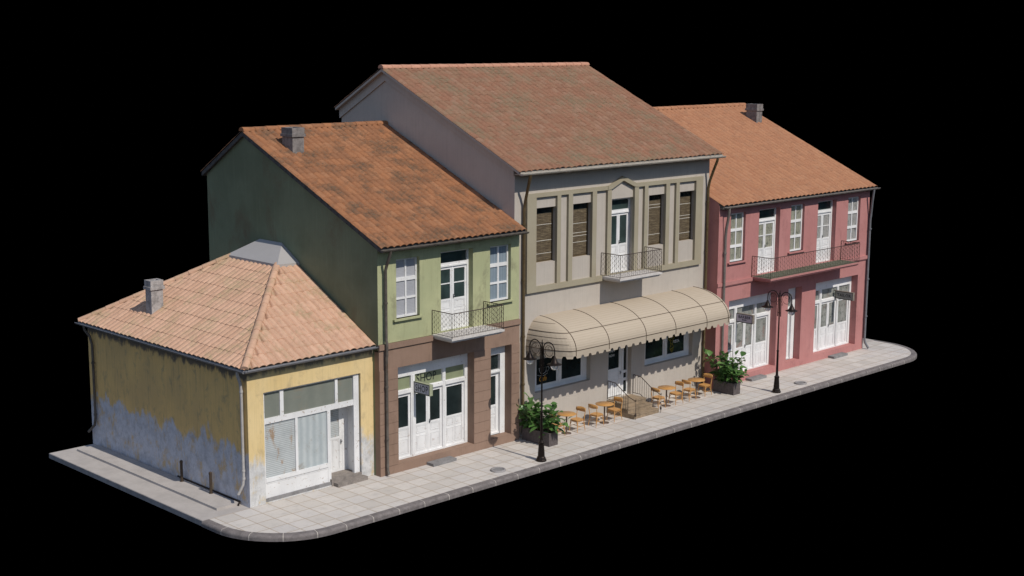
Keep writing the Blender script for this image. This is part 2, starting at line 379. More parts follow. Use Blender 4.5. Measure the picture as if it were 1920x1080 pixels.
def roof_slope(mb,O,e,s,W,L,per,course,A=.05,step=.03,lim=None,seg=6,jit=.006,mi=0):
    """tile sheet: O lower-left corner, e unit along eave, s unit up slope"""
    O=Vector(O); e=Vector(e); s=Vector(s); n=e.cross(s).normalized()
    if n.z<0: n=-n
    nc=max(1,round(W/per)); per=W/nc; nr=max(1,round(L/course)); course=L/nr
    for r in range(nr):
        v0=r*course; v1=(r+1)*course+.03
        for c in range(nc):
            j=random.uniform(-jit,jit); j2=random.uniform(-jit,jit); dv=random.uniform(-1,1)*jit*2
            pts=[]
            for k in range(seg+1):
                f=k/seg; u=(c+f)*per; h=A*abs(sin(PI*f))**.75
                row=[]
                for v,st,jj in ((v0+dv,step,j),(v1,0,j2)):
                    a,b=(0,W) if lim is None else lim(v)
                    uu=min(max(u,a),b)
                    row.append((O+e*uu+s*v+n*(h*(1+jj*6)+st+jj*.4)))
                pts.append(row)
            # lower riser
            for k in range(seg):
                a0,a1=pts[k]; b0,b1=pts[k+1]
                if (a0-b0).length<1e-4 and (a1-b1).length<1e-4: continue
                uv=[(c+.1+.8*k/seg,r+.01),(c+.1+.8*(k+1)/seg,r+.01),(c+.1+.8*(k+1)/seg,r+.98),(c+.1+.8*k/seg,r+.98)]
                mb.face([a0,b0,b1,a1],mi,uv,True)
                if (a0-b0).length>1e-4: mb.face([a0-n*(step+.012),b0-n*(step+.012),b0,a0],mi,[uv[0]]*4)
def ridge_tiles(mb,a,b,r=.13,ln=.48,mi=0,seed=0,flat=.8):
    a=Vector(a); b=Vector(b); d=(b-a); L=d.length; d.normalize(); n=max(1,round(L/ln)); ln=L/n
    side=d.cross(Vector((0,0,1))).normalized(); up=side.cross(d).normalized()
    for i in range(n):
        s0=a+d*(i*ln); s1=a+d*((i+1)*ln+.04)
        vs=[];K=8; j=random.uniform(-.005,.005)
        for p,rr in ((s0,r*1.06),(s1,r*.94)):
            for k in range(K+1):
                t=PI*k/K*1.16-PI*.08; vs.append(p+side*(cos(t)*rr)+up*(sin(t)*rr*flat+j))
        fs=[(k,k+1,K+2+k,K+1+k) for k in range(K)]
        mb.idx(vs,fs,mi,True,[[(i+.3+seed,.5)]*4 for _ in fs])
        vi=vs[:K+1]; mb.face(vi+[s0-up*.02],mi,[(i+.3+seed,.5)]*(K+2))
        vi=vs[K+1:]
        if i==n-1: mb.face(list(reversed(vi))+[s1-up*.02],mi,[(i+.3+seed,.5)]*(K+2))
def gutter(mb,a,b,r=.075,mi=0):
    a=Vector(a);b=Vector(b);d=(b-a).normalized(); side=d.cross(Vector((0,0,1))).normalized(); K=8
    for rr,fl in ((r,0),(r-.012,1)):
        vs=[]
        for p in (a,b):
            for k in range(K+1): t=PI+PI*k/K; vs.append(p+side*cos(t)*rr+Vector((0,0,1))*sin(t)*rr)
        mb.idx(vs,[(k,k+1,K+2+k,K+1+k) for k in range(K)],mi,True)
    for sgn in (1,-1): mb.tube([a+side*sgn*(r-.004),b+side*sgn*(r-.004)],.012,6,mi)
    for p in (a,b):
        mb.face([p+side*cos(PI+PI*k/K)*r+Vector((0,0,1))*sin(PI+PI*k/K)*r for k in range(K+1)],mi)
    n=max(2,int((b-a).length/2.2))
    for i in range(1,n):
        p=a+(b-a)*(i/n); mb.tube([p+side*cos(PI+PI*k/K)*(r+.008)+Vector((0,0,1))*sin(PI+PI*k/K)*(r+.008) for k in range(K+1)],.012,5,mi)
def pipe(mb,pts,r=.05,mi=0,collars=()):
    mb.tube(pts,r,10,mi)
    for c in collars: mb.tube([(c[0],c[1],c[2]-.03),(c[0],c[1],c[2]+.03)],r*1.3,10,mi)

def sash(parent,x0,x1,z0,z1,y,cols,rows,fm,pm,w=.075,mw=.05,thick=(0,),dep=.07,name='window'):
    """framed window with mullions; frame front at y"""
    f=MB(); f.box(x0,x0+w,y,y+dep,z0,z1); f.box(x1-w,x1,y,y+dep,z0,z1)
    f.box(x0+w,x1-w,y+.002,y+dep,z0,z0+w); f.box(x0+w,x1-w,y+.002,y+dep,z1-w,z1)
    for c in cols: f.box(c-mw/2,c+mw/2,y+.006,y+dep-.005,z0+w,z1-w)
    for i,r in enumerate(rows):
        hh=mw*.9 if i in thick else mw/2
        xs=[x0+w]+[q for c in cols for q in (c-mw/2,c+mw/2)]+[x1-w]
        for k in range(0,len(xs),2): f.box(xs[k],xs[k+1],y+.004,y+dep-.004,r-hh,r+hh)
    o=f.build(name,fm,parent)
    g=MB(); g.box(x0+w*.6,x1-w*.6,y+dep*.6,y+dep*.6+.012,z0+w*.6,z1-w*.6); g.build('pane',pm,o)
    return o
def leaf(f,g,x0,x1,z0,z1,y,gz0,gz1,bars=(),panels=None,st=.085,dep=.05):
    f.box(x0,x0+st,y,y+dep,z0,z1); f.box(x1-st,x1,y,y+dep,z0,z1)
    f.box(x0+st,x1-st,y+.002,y+dep,gz1,z1); a,b=x0+st,x1-st
    f.box(a,b,y+.018,y+dep,z0,gz0-.07); f.box(a,b,y+.002,y+dep,gz0-.07,gz0); f.box(a,b,y+.002,y+.018,z0,z0+.07)
    for q in bars: f.box(a,b,y+.004,y+dep-.004,q-.018,q+.018)
    H=gz0-.07-(z0+.07)
    if panels is None: panels=[(0,1,0,.62),(0,1,.68,1)]
    for (u0,u1,v0,v1) in panels:
        xa=a+(b-a)*u0+.02; xb=a+(b-a)*u1-.02; za=z0+.07+H*v0+.02; zb=z0+.07+H*v1-.02
        m=.022
        f.box(xa,xb,y+.004,y+.018,za,za+m); f.box(xa,xb,y+.004,y+.018,zb-m,zb); f.box(xa,xa+m,y+.006,y+.018,za+m,zb-m); f.box(xb-m,xb,y+.006,y+.018,za+m,zb-m)
        if xb-xa>.2 and zb-za>.14: f.box(xa+.05,xb-.05,y+.009,y+.018,za+.05,zb-.05)
    g.box(a-.01,b+.01,y+dep*.55,y+dep*.55+.012,gz0-.01,gz1+.01)
def handle_on(parent,x,y,z):
    h=MB(); h.lathe(0,0,[(.0,-.05),(.026,-.05),(.03,-.02),(.022,0)],8); h.v=[(x+a,y+c*.9-.0,z+b) for a,b,c in h.v]
    h.box(x-.02,x+.02,y-.004,y+.003,z-.09,z+.06)
    return h.build('handle',M['gut_g'],parent)
def balcony_door(parent,x0,x1,z0,z1,y,ztr,fm,pm,pm2,bars,glass_z,ztop_gap=.0,hdl=True):
    f=MB(); g=MB(); g2=MB(); w=.08
    f.box(x0,x0+w,y-.03,y+.07,z0,z1); f.box(x1-w,x1,y-.03,y+.07,z0,z1); f.box(x0+w,x1-w,y-.028,y+.07,z1-w,z1)
    f.box(x0+w,x1-w,y-.05,y+.07,ztr,ztr+.06); f.box(x0+w,x1-w,y-.03,y+.07,ztr+.06,ztr+.14)
    g2.box(x0+w-.01,x1-w+.01,y+.02,y+.032,ztr+.14,z1-w+.01)
    f.box(x0+w,x1-w,y-.03,y+.07,z0-.0,z0+.05)
    m=(x0+x1)/2
    leaf(f,g,x0+w,m-.004,z0+.05,ztr,y,glass_z[0],glass_z[1],bars); leaf(f,g,m+.004,x1-w,z0+.05,ztr,y,glass_z[0],glass_z[1],bars)
    f.box(m-.025,m+.025,y-.012,y-.001,z0+.06,ztr-.01)
    o=f.build('balcony_door',fm,parent); g.build('pane',pm,o); g2.build('transom_pane',pm2,o)
    if hdl: handle_on(o,m+.05,y-.015,glass_z[0]+.08)
    return o
def shopfront(parent,ox,yf,fm,pm,pmt,z0=.29,z1=3.65,label=None):
    """timber shop front in opening ox..ox+3.51, frame plane at yf"""
    X=lambda a:ox+a-5.8
    y=yf; f=MB(); g=MB(); gt=MB()
    f.box(X(5.8),X(9.31),y,y+.1,3.2,z1)                     # head
    for a,b in ((5.8,5.94),(9.17,9.31)): f.box(X(a),X(b),y,y+.1,z0,3.2)
    for a,b in ((6.66,6.84),(8.12,8.26)):
        f.box(X(a),X(b),y-.004,y+.14,z0,3.2); f.box(X(a)+.05,X(b)-.05,y-.02,y-.004,z0,3.2)
    f.box(X(5.94),X(6.66),y+.01,y+.16,2.58,2.74); f.box(X(6.84),X(8.12),y+.01,y+.16,2.58,2.74); f.box(X(8.26),X(9.17),y+.01,y+.16,2.58,2.74)
    for a,b in ((5.94,6.66),(6.84,8.12),(8.26,9.17)): 
        f.box(X(a),X(b),y-.025,y+.01,2.6,2.72); gt.box(X(a)-.01,X(b)+.01,y+.07,y+.085,2.73,3.21)
        f.box(X(a),X(b),y+.0,y+.16,z0,z0+.06)
    yl=y+.05
    leaf(f,g,X(5.94),X(6.66),z0+.06,2.58,yl,1.40,2.48)
    m=X(7.48); leaf(f,g,X(6.84),m-.004,z0+.06,2.58,yl,1.40,2.48); leaf(f,g,m+.004,X(8.12),z0+.06,2.58,yl,1.40,2.48)
    f.box(m-.022,m+.022,yl-.012,yl-.001,z0+.07,2.57)
    leaf(f,g,X(8.26),X(9.17),z0+.06,2.58,yl,1.42,2.48,(),[(0,.48,0,.62),(.52,1,0,.62),(0,.48,.68,1),(.52,1,.68,1)])
    o=f.build('shopfront',fm,parent); g.build('pane',pm,o); gt.build('transom_pane',pmt,o); handle_on(o,m+.06,yl-.015,1.42)
    return o
def narrow_door(parent,ox,yf,fm,pm):
    X=lambda a:ox+a-10.13; y=yf; f=MB(); g=MB()
    f.box(X(10.13),X(10.23),y,y+.14,.3,3.65); f.box(X(10.93),X(11.17),y,y+.03,.3,3.65); f.box(X(10.93),X(11.17),y+.03,y+.22,.3,3.65)
    f.box(X(10.23),X(10.93),y,y+.22,3.3,3.65); f.box(X(10.23),X(10.93),y+.02,y+.16,2.6,2.72); f.box(X(10.23),X(10.93),y,y+.02,2.63,2.69)
    leaf(f,g,X(10.23),X(10.93),.36,2.6,y+.1,1.40,2.48,(),[(0,1,0,.62),(0,1,.68,1)],st=.13); f.box(X(10.23),X(10.93),y+.04,y+.16,.3,.36)
    g.box(X(10.22),X(10.94),y+.12,y+.135,2.72,3.31)
    o=f.build('door',fm,parent); g.build('pane',pm,o); handle_on(o,X(10.31),y+.085,1.3); return o
def balcony(parent,x0,x1,y0,yw,zb,zt,sm,fm2,rail_top,pitch=.11,em=None):
    s=MB(); s.box(x0-.03,x1+.03,y0-.03,yw,zt-.07,zt,0); s.box(x0+.02,x1-.02,y0+.02,yw,zb,zt-.07,0); s.box(x0+.06,x1-.06,y0+.06,yw,zb-.03,zb,0)
    s.box(x0+.03,x1-.03,y0+.03,yw-.002,zt,zt+.008,1)
    sl=s.build('balcony_slab',[sm,fm2],parent)
    r=MB(); z0=zt+.06
    def run(a,b):
        a=Vector(a);b=Vector(b);L=(b-a).length;d=(b-a)/L;n=max(2,round(L/pitch)); n+=n%2; p=L/n
        r.bar(a+Vector((0,0,rail_top)),b+Vector((0,0,rail_top)),.026); r.bar(a+Vector((0,0,z0)),b+Vector((0,0,z0)),.016)
        for i in range(n+1):
            q=a+d*p*i; w=.022 if i in(0,n) else .010
            r.bar(q+Vector((0,0,zt if i in(0,n) else z0)),q+Vector((0,0,rail_top)),w)
        H=rail_top-z0-.1; k=4; hh=H/k
        for i in range(1,n,2):
            q=a+d*p*i
            for j in range(k):
                zc=z0+.05+hh*(j+.5)
                for sg in (1,-1):
                    r.bar(q+Vector((0,0,zc+hh*.5)),q+d*p*.92*sg+Vector((0,0,zc)),.006); r.bar(q+Vector((0,0,zc-hh*.5)),q+d*p*.92*sg+Vector((0,0,zc)),.006)
                c=q+Vector((0,0,zc+hh*.5)); r.box(c.x-.01,c.x+.01,c.y-.01,c.y+.01,c.z-.01,c.z+.01)
    run((x0,yw-.01,0),(x0,y0,0)); run((x0,y0,0),(x1,y0,0)); run((x1,y0,0),(x1,yw-.01,0))
    r.build('railing',M['iron'],sl)
    return sl
def chimney(parent,x,y,w,d,zb,zt,mat):
    c=MB(); c.box(x-w/2,x+w/2,y-d/2,y+d/2,zb,zt-.32)
    c.box(x-w/2-.05,x+w/2+.05,y-d/2-.05,y+d/2+.05,zt-.32,zt-.22)
    a=.02
    for (x0,x1,y0,y1) in ((x-w/2-a,x+w/2+a,y-d/2-a,y-d/2+.07),(x-w/2-a,x+w/2+a,y+d/2-.07,y+d/2+a),(x-w/2-a,x-w/2+.07,y-d/2+.07,y+d/2-.07),(x+w/2-.07,x+w/2+a,y-d/2+.07,y+d/2-.07)):
        c.box(x0,x1,y0,y1,zt-.22,zt)
    c.box(x-w/2+.07,x+w/2-.07,y-d/2+.07,y+d/2-.07,zt-.22,zt-.14,1)
    return c.build('chimney',[mat,M['black']],parent)

# ================================================================== GROUND
R=2.6; YK=-3.33; XL=-1.78; XR=36.78
def outline(inset,z):
    r=R-inset; pts=[]
    c=(XL+R,YK+R); n=14
    pts.append((XL+inset,.02,z))
    for i in range(n+1):
        t=PI+PI/2*i/n; pts.append((c[0]+r*cos(t),c[1]+r*sin(t),z))
    c=(XR-R,YK+R)
    for i in range(n+1):
        t=-PI/2+PI/2*i/n; pts.append((c[0]+r*cos(t),c[1]+r*sin(t),z))
    pts.append((XR-inset,.02,z)); return pts
m=MB(); o=outline(.27,0.0); m.face(o); ob=outline(.27,-.17); m.face(list(reversed(ob)))
tag(m.build('sidewalk',M['walk']),kind='structure')
# kerb: individual stones with rounded top edge
m=MB()
pA=outline(0,0)
def along():
    """dense polyline of (outer point, inward normal)"""
    res=[]; c=(XL+R,YK+R)
    L=[('s',(XL,.02),(XL,YK+R)),('a',c,PI,1.5*PI),('s',(XL+R,YK),(XR-R,YK)),('a',(XR-R,YK+R),-PI/2,0),('s',(XR,YK+R),(XR,.02))]
    return L
segs=[]
for sgm in along():
    if sgm[0]=='s':
        a,b=Vector((*sgm[1],0)),Vector((*sgm[2],0)); Ln=(b-a).length; d=(b-a)/Ln; nn=Vector((-d.y,d.x,0)); segs.append((Ln,lambda t,a=a,d=d,nn=nn:(a+d*t,nn)))
    else:
        c=Vector((*sgm[1],0)); t0,t1=sgm[2],sgm[3]; Ln=R*(t1-t0); segs.append((Ln,lambda t,c=c,t0=t0:(c+Vector((cos(t0+t/R),sin(t0+t/R),0))*R,-Vector((cos(t0+t/R),sin(t0+t/R),0)))))
tot=sum(s[0] for s in segs)
def at(t):
    t=min(max(t,0),tot-1e-6)
    for Ln,f in segs:
        if t<=Ln: return f(t)
        t-=Ln
    return segs[-1][1](segs[-1][0])
stone=1.05; ns=round(tot/stone); stone=tot/ns
prof=[(0,-.17),(0,-.075),(.012,-.04),(.04,-.008),(.07,.004),(.27,.006)]
for i in range(ns):
    K=5; rows=[]; dz=random.uniform(-.003,.003)
    for k in range(K+1):
        p,nn=at(i*stone+.012+(stone-.024)*k/K); rows.append([p+nn*a+Vector((0,0,b+dz)) for a,b in prof])
    for k in range(K):
        for j in range(len(prof)-1): m.face([rows[k][j],rows[k+1][j],rows[k+1][j+1],rows[k][j+1]],0,None,False)
        m.face([rows[k][0],rows[k][-1]-Vector((0,0,.176)),rows[k+1][-1]-Vector((0,0,.176)),rows[k+1][0]],0)
    m.face(rows[0],0); m.face(list(reversed(rows[-1])),0)
    p,nn=at(i*stone); q,_=at(i*stone-.012); q2,_=at(i*stone+.012)
    if 0<i: # mortar joint
        A=[q+nn*a+Vector((0,0,b-.004)) for a,b in prof]; A[0]=A[0]+nn*.004;B=[q2+nn*a+Vector((0,0,b-.004)) for a,b in prof]
        for j in range(len(prof)-1): m.face([A[j]+nn*.004,B[j]+nn*.004,B[j+1],A[j+1]],1)
tag(m.build('kerb',[M['kerbm'],M['mortar']]),kind='structure')
m=MB(); m.box(-1.72,0.3,.022,9.95,-.18,-.004); m.box(-1.745,-1.722,.022,9.95,-.18,-.012,1)
tag(m.build('side_pavement',[M['paving'],M['conc']]),kind='structure')
m=MB(); m.box(34.2,36.7,.022,9.9,-.18,-.004); tag(m.build('side_pavement',M['paving']),kind='structure')
# building plots beneath
# ledge of stone slabs beside the yellow wall
m=MB(); y=.53
while y<9.45:
    e=min(y+1.0,9.52); m.box(-.89,-.06,y+.006,e-.006,-.004,.075+random.uniform(-.004,.004)); y=e
m.box(-.87,-.08,.56,9.5,-.003,.06,1)
tag(m.build('stone_ledge',[M['paving'],M['conc']]),'low grey slab ledge running along the foot of the yellow side wall','ledge')
# thin dark pipe on ledge by wall with elbow
m=MB(); m.tube([(-.03,4.2,.10),(-.03,.62,.10),(-.05,.5,.10),(-.10,.46,.085),(-.13,.46,.04),(-.13,.46,.0)],.028,8)
tag(m.build('drain_pipe',M['lampiron']),'thin dark drain pipe along the ledge ending in an elbow near the yellow house corner','pipe')
def bollard(y,label):
    t=thing('bollard',(-.2,y,.075),label,'bollard','bollards on the slab ledge')
    m=MB(); m.lathe(-.2,y,[(.048,.07),(.048,.70),(.055,.705),(.055,.76),(.05,.78),(.03,.80),(0,.805)],10,0,False); m.build('post',M['iron2'],t)
    m=MB(); m.lathe(-.2,y,[(.07,.076),(.07,.09),(.05,.095)],12); m.build('base_collar',M['iron2'],t)
M['iron3']=simple('brown_painted_steel',(.16,.11,.085),.45,.4,.2,10,world=False)
M['iron2']=simple('brown_cast_iron',(.085,.06,.04),.6,.3,.3,12)
bollard(3.67,'dark iron bollard on the ledge, the one nearer the middle of the yellow side wall')
bollard(1.92,'dark iron bollard on the ledge, the one nearer the street corner')

# ================================================================== YELLOW HOUSE
Y=thing('yellow_house',(2.5,0,0),'low peeling yellow corner house with hipped pale terracotta roof and a glazed shop front','house')
m=MB(); wall_front(m,0,5,0,4.5,0,[(.6,4.47,.04,3.63,.75)],.3)
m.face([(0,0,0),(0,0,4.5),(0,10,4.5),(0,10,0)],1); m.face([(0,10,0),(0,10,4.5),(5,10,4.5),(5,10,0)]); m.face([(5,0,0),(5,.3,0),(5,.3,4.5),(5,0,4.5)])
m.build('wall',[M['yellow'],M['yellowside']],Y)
# shop window frame
m=MB(); y=.08
def fb(x0,x1,z0,z1,y0=y,y1=y+.09): m.box(x0,x1,y0,y1,z0,z1)
fb(.6,.68,.14,3.63); fb(4.22,4.44,.14,3.63,y-.01,y+.1); 
fb(.68,4.22,2.57,2.75); fb(1.28,1.42,2.75,3.63,y+.003); fb(3.47,3.58,2.75,3.63,y+.003)
fb(.68,1.28,3.57,3.63,y+.004);fb(1.42,3.47,3.57,3.63,y+.004);fb(3.58,4.22,3.57,3.63,y+.004)
fb(1.85,1.95,.79,2.57,y+.003); fb(3.13,3.26,.14,2.57); 
fb(.68,3.13,.66,.79,y-.012); fb(.68,3.13,.14,.66,y+.02); fb(.72,3.09,.60,.625,y+.008,y+.02)
ysf=m.build('shop_window_frame',M['chip'],Y)
m=MB(); m.box(.66,1.30,y+.05,y+.062,2.73,3.60); m.box(1.40,3.49,y+.05,y+.062,2.73,3.60); m.box(3.56,4.24,y+.05,y+.062,2.73,3.60); m.build('transom_pane',M['transom'],ysf)
m=MB(); m.box(.66,1.87,y+.05,y+.062,.77,2.59); m.build('pane',M['shutter'],ysf)
m=MB(); m.box(1.93,3.15,y+.05,y+.062,.77,2.59); m.build('pane',M['shutter2'],ysf)
# recessed door
m=MB(); g=MB(); yd=.62; leaf(m,g,3.30,4.14,.22,2.57,yd,1.42,2.5,(),[(0,.45,0,1),(.5,1,0,1)],st=.12); m.box(4.14,4.36,yd-.01,yd+.06,.22,2.57); m.box(3.13,3.30,yd-.01,yd+.06,.22,2.57)
d=m.build('door',M['chip'],Y); g.build('pane',M['shutter'],d); handle_on(d,4.08,yd-.015,1.25)
m=MB(); m.box(3.14,3.25,y+.1,yd-.01,.22,2.57); m.box(4.36,4.44,y+.1,yd+.06,.22,2.57); m.box(3.25,4.36,y+.1,yd+.06,2.575,2.66); m.build('door_recess',M['chip2'],Y)
m=MB(); m.box(.6,3.28,.02,.17,.0,.14); m.build('plinth',M['ashlar'],Y)
m=MB(); m.box(3.27,4.52,-.27,.0,-.002,.12); m.box(3.20,4.46,-.02,.68,-.002,.22); m.build('doorstep',M['stepg'],Y)
m=MB(); m.box(.5,4.5,.9,1.0,.1,3.7); m.build('backdrop_wall',M['black'],Y)
# hipped roof: left plane, front plane, back plane
ze=4.56; sl=.52
m=MB()
ang=math.atan(sl); Ls=(4.16+.22)/cos(ang)
c_,s_=cos(ang),sin(ang)
bk=(10.25-7.0)/(4.16+.22)
roof_slope(m,(-.22,10.25,ze-.04),(0,-1,0),(c_,0,s_),10.25+.22,Ls,.27,.55,.042,.014,lambda v:(v*c_*bk,10.47-v*c_))
roof_slope(m,(-.22,-.22,ze-.04),(1,0,0),(0,c_,s_),5.20,Ls,.27,.55,.065,.012,lambda v:(v*c_,5.20))
sb=(sl*(4.38))/3.25; ab=math.atan(sb)
roof_slope(m,(4.98,10.25,ze-.04),(-1,0,0),(0,-cos(ab),sin(ab)),5.20,3.25/cos(ab),.27,.55,.05,.035,lambda v:(0,5.20-v*cos(ab)/bk))
# deck under tiles
def deck(pts,t=.08): 
    a=[Vector(p)-Vector((0,0,.03)) for p in pts]; b=[p-Vector((0,0,t)) for p in a]; n=len(a)
    m.idx(a+b,[tuple(range(n)),tuple(range(2*n-1,n-1,-1))]+[(i,(i+1)%n,n+(i+1)%n,n+i) for i in range(n)],1)
top=ze-.04+sl*4.38
deck([(-.19,10.2,ze-.04),(-.19,-.19,ze-.04),(4.16,4.16,top),(4.16,7,top)]); deck([(-.19,-.19,ze-.04),(4.98,-.19,ze-.04),(4.98,4.16,top),(4.16,4.16,top)])
deck([(4.98,10.2,ze-.04),(-.19,10.2,ze-.04),(4.16,7,top),(4.98,7,top)])
rf=m.build('roof',[M['tile_y'],M['verge']],Y)
m=MB(); ridge_tiles(m,(-.20,-.20,ze+.0),(4.14,4.14,top+.03),.125,.55,0,0,.75); m.build('hip_tiles',M['tile_y'],rf); m=MB(); ridge_tiles(m,(-.20,10.22,ze+.0),(4.14,7.0,top+.03),.125,.55,0,40,.75)
m.build('hip_tiles',M['tile_y'],rf)
m=MB(); P1=(4.04,3.98,6.86);P2=(4.04,7.1,6.86);P3=(4.985,3.98,6.83);P4=(4.985,7.1,6.83);T1=(4.985,5.0,7.42);T2=(4.985,6.36,7.42)
m.face([P1,P2,T2,T1]); m.face([P3,P1,T1]); m.face([P2,P4,T2])
for a,b in ((P1,P2),(P3,P1),(P2,P4)): m.face([a,b,(b[0],b[1],b[2]-.11),(a[0],a[1],a[2]-.11)])
m.build('roof_cap',M['capm'],rf)
chimney(rf,1.06,7.12,.46,.38,4.9,6.28,M['chim'])
m=MB(); gutter(m,(-.27,-.27,ze-.07),(4.98,-.27,ze-.07),.07); m.build('gutter',M['gut_g'],Y); m=MB(); gutter(m,(-.27,10.3,ze-.07),(-.27,-.27,ze-.07),.07)
m.build('gutter',M['gut_g'],Y)
m=MB(); pipe(m,[(-.27,.1,ze-.12),(-.26,.12,ze-.25),(-.13,.18,ze-.5),(-.09,.19,ze-.75),(-.09,.19,.95),(-.11,.2,.75),(-.22,.32,.42)],.048,0,[(-.09,.19,3.75),(-.09,.19,1.2),(-.09,.19,.95)]); m.build('downpipe',M['pipe_w'],Y)
m=MB(); pipe(m,[(-.27,9.75,ze-.12),(-.26,9.75,ze-.25),(-.14,9.6,ze-.5),(-.09,9.55,ze-.8),(-.09,9.55,1.1),(-.11,9.6,.8),(-.2,9.9,.5)],.048,0,[(-.09,9.55,3.1),(-.09,9.55,1.2)]); m.build('downpipe',M['gut_r'],Y)

# ================================================================== GREEN HOUSE
G=thing('green_house',(8.3,-.3,0),'two storey green plaster house over a brown ground floor with a mottled orange tiled roof','house')
XG=11.59
gr=(7.15,11.12)
m=MB(); YG=-.30
wops=[(5.80,6.83,5.32,7.34,.2),(7.79,9.30,4.56,7.38,.28),(10.13,11.16,5.32,7.34,.2)]
wall_front(m,5,XG,4.55,7.86,YG,wops,.2)
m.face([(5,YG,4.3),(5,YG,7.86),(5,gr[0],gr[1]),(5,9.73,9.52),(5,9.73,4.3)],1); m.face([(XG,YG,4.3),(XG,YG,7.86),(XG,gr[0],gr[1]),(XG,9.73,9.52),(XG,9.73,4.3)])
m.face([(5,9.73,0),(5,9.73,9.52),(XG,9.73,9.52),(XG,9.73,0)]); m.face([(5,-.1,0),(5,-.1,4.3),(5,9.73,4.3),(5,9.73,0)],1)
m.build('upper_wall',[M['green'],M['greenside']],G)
m=MB(); ops=[(5.80,9.31,.29,3.66,.33),(10.13,11.17,.30,3.66,.33)]
YB=-.33
wall_front(m,5,XG,0,4.35,YB,ops,.33)
m.face([(5-.0,YB,0),(5,YB,4.35),(5,-.1,4.35),(5,-.1,0)]); m.face([(XG,YB,0),(XG,YB,4.35),(XG,-.1,4.35),(XG,-.1,0)])
# rusticated blocks beside openings
zz=.66
gz=[.66+.377*i for i in range(9)]
for a,b in ((5.0,5.80),(9.31,10.13),(11.17,XG)):
    for i,z in enumerate(gz[:-1]):
        z1=min(gz[i+1],3.66); 
        if z1-z<.1: continue
        x0=a-.0; x1=b
        m.box(a+.0015,b-.0015,YB-.022,YB+.31,z+.006,z1-.006)
    m.box(a+.0015,b-.0015,YB-.022,YB+.31,.30,.66-.006)
m.box(5.002,XG-.002,YB-.02,YB+.0,0.0,.285)
m.build('ground_floor_wall',M['brown'],G)
m=MB(); m.box(4.98,XG,YG-.09,YG+.0,4.36,4.54); m.box(4.99,XG,YG-.06,YG,4.33,4.36); m.build('string_course',M['brown'],G)
for (x0,x1) in ((5.80,6.83),(10.13,11.16)):
    mat=M['sheer'] if x0<7 else M['sheerb']
    sash(G,x0,x1,5.32,7.34,YG+.14,[(x0+x1)/2+.02],[5.97,6.62],M['chip2'],mat,.07,.07,(1,))
    s=MB(); s.box(x0-.17,x1+.08,YG-.11,YG+.14,5.26,5.32); s.build('window_sill',M['green'],G)
balcony_door(G,7.79,9.30,4.56,7.38,YG+.26,6.80,M['chip2'],M['glassg'],M['glassg'],[6.2],(5.66,6.70))
balcony(G,7.38,9.81,-1.32,YG-.005,4.44,4.56,M['slabw'],M['slabw'],5.42)
sf=shopfront(G,5.80,0.0,M['chip2'],M['glass'],M['olive'])
m=MB(); text_mb('SHOP',.42,lambda u,v:(7.42+u,.064,2.985+v),m,0,1.05,.85); m.build('lettering',M['text'],sf)
narrow_door(G,10.13,0.0,M['chip2'],M['glass'])
def gable_roof(T,x0,x1,ey,ez,ry,rz,by,bz,per,course,A,step,mat,rmat,vm,jit=.006,ov=.15,ovr=.12,vb=.16,deckm=None):
    m=MB(); d=Vector((0,ry-ey,rz-ez)); L=d.length; s=d/L
    roof_slope(m,(x0-ov,ey,ez),(1,0,0),s,x1-x0+ov+ovr,L-.02,per,course,A,step,None,6,jit)
    d2=Vector((0,ry-by,rz-bz)); L2=d2.length; s2=d2/L2
    roof_slope(m,(x1+ovr,by,bz),(-1,0,0),s2,x1-x0+ov+ovr,L2-.02,per,course,A,step,None,6,jit)
    def dk(a,b,t): # deck box following slope
        xa,xb=x0-ov+.03,x1+ovr-.03
        dn=Vector((0,0,-.015)); tt=Vector((0,0,-t))
        a=Vector(a);b=Vector(b)
        pts=[Vector((xa,a.y,a.z))+dn+tt,Vector((xb,a.y,a.z))+dn+tt,Vector((xb,b.y,b.z))+dn+tt,Vector((xa,b.y,b.z))+dn+tt,
             Vector((xa,a.y,a.z))+dn,Vector((xb,a.y,a.z))+dn,Vector((xb,b.y,b.z))+dn,Vector((xa,b.y,b.z))+dn]
        m.hexa(pts,1)
    dk((0,ey+.06,ez+.02),(0,ry,rz-.005),vb); dk((0,by-.05,bz+.02),(0,ry-.001,rz-.006),vb)
    rf=m.build('roof',[mat,vm],T)
    m=MB(); ridge_tiles(m,(x0-ov,ry,rz+.02),(x1+ovr-.04,ry,rz+.02),.15,.5,0,7,.75); m.build('ridge_tiles',rmat,rf)
    return rf
rf=gable_roof(G,5,XG,-.70,7.84,7.15,11.27,9.95,9.60,.27,.42,.066,.009,M['tile_g'],M['tile_g'],M['verge'],ovr=-.01)
# verge mortar strip on the back slope
chimney(rf,6.04,5.66,.50,.62,10.2,11.42,M['chimd'])
m=MB(); gutter(m,(4.84,-.75,7.785),(XG-.02,-.75,7.785),.07); m.box(5,XG,-.66,YG,7.70,7.75)
m.build('gutter',M['gut_r'],G)
m=MB(); pipe(m,[(5.2,-.75,7.74),(5.2,-.73,7.62),(5.22,-.55,7.3),(5.24,-.43,7.05),(5.24,-.43,4.7),(5.24,-.46,4.6),(5.24,-.46,4.2),(5.24,-.43,4.1),(5.24,-.43,.2),(5.24,-.5,.06)],.052,0,[(5.24,-.43,5.95),(5.24,-.43,3.1),(5.24,-.43,1.3)]); m.build('downpipe',M['gut_r'],G)

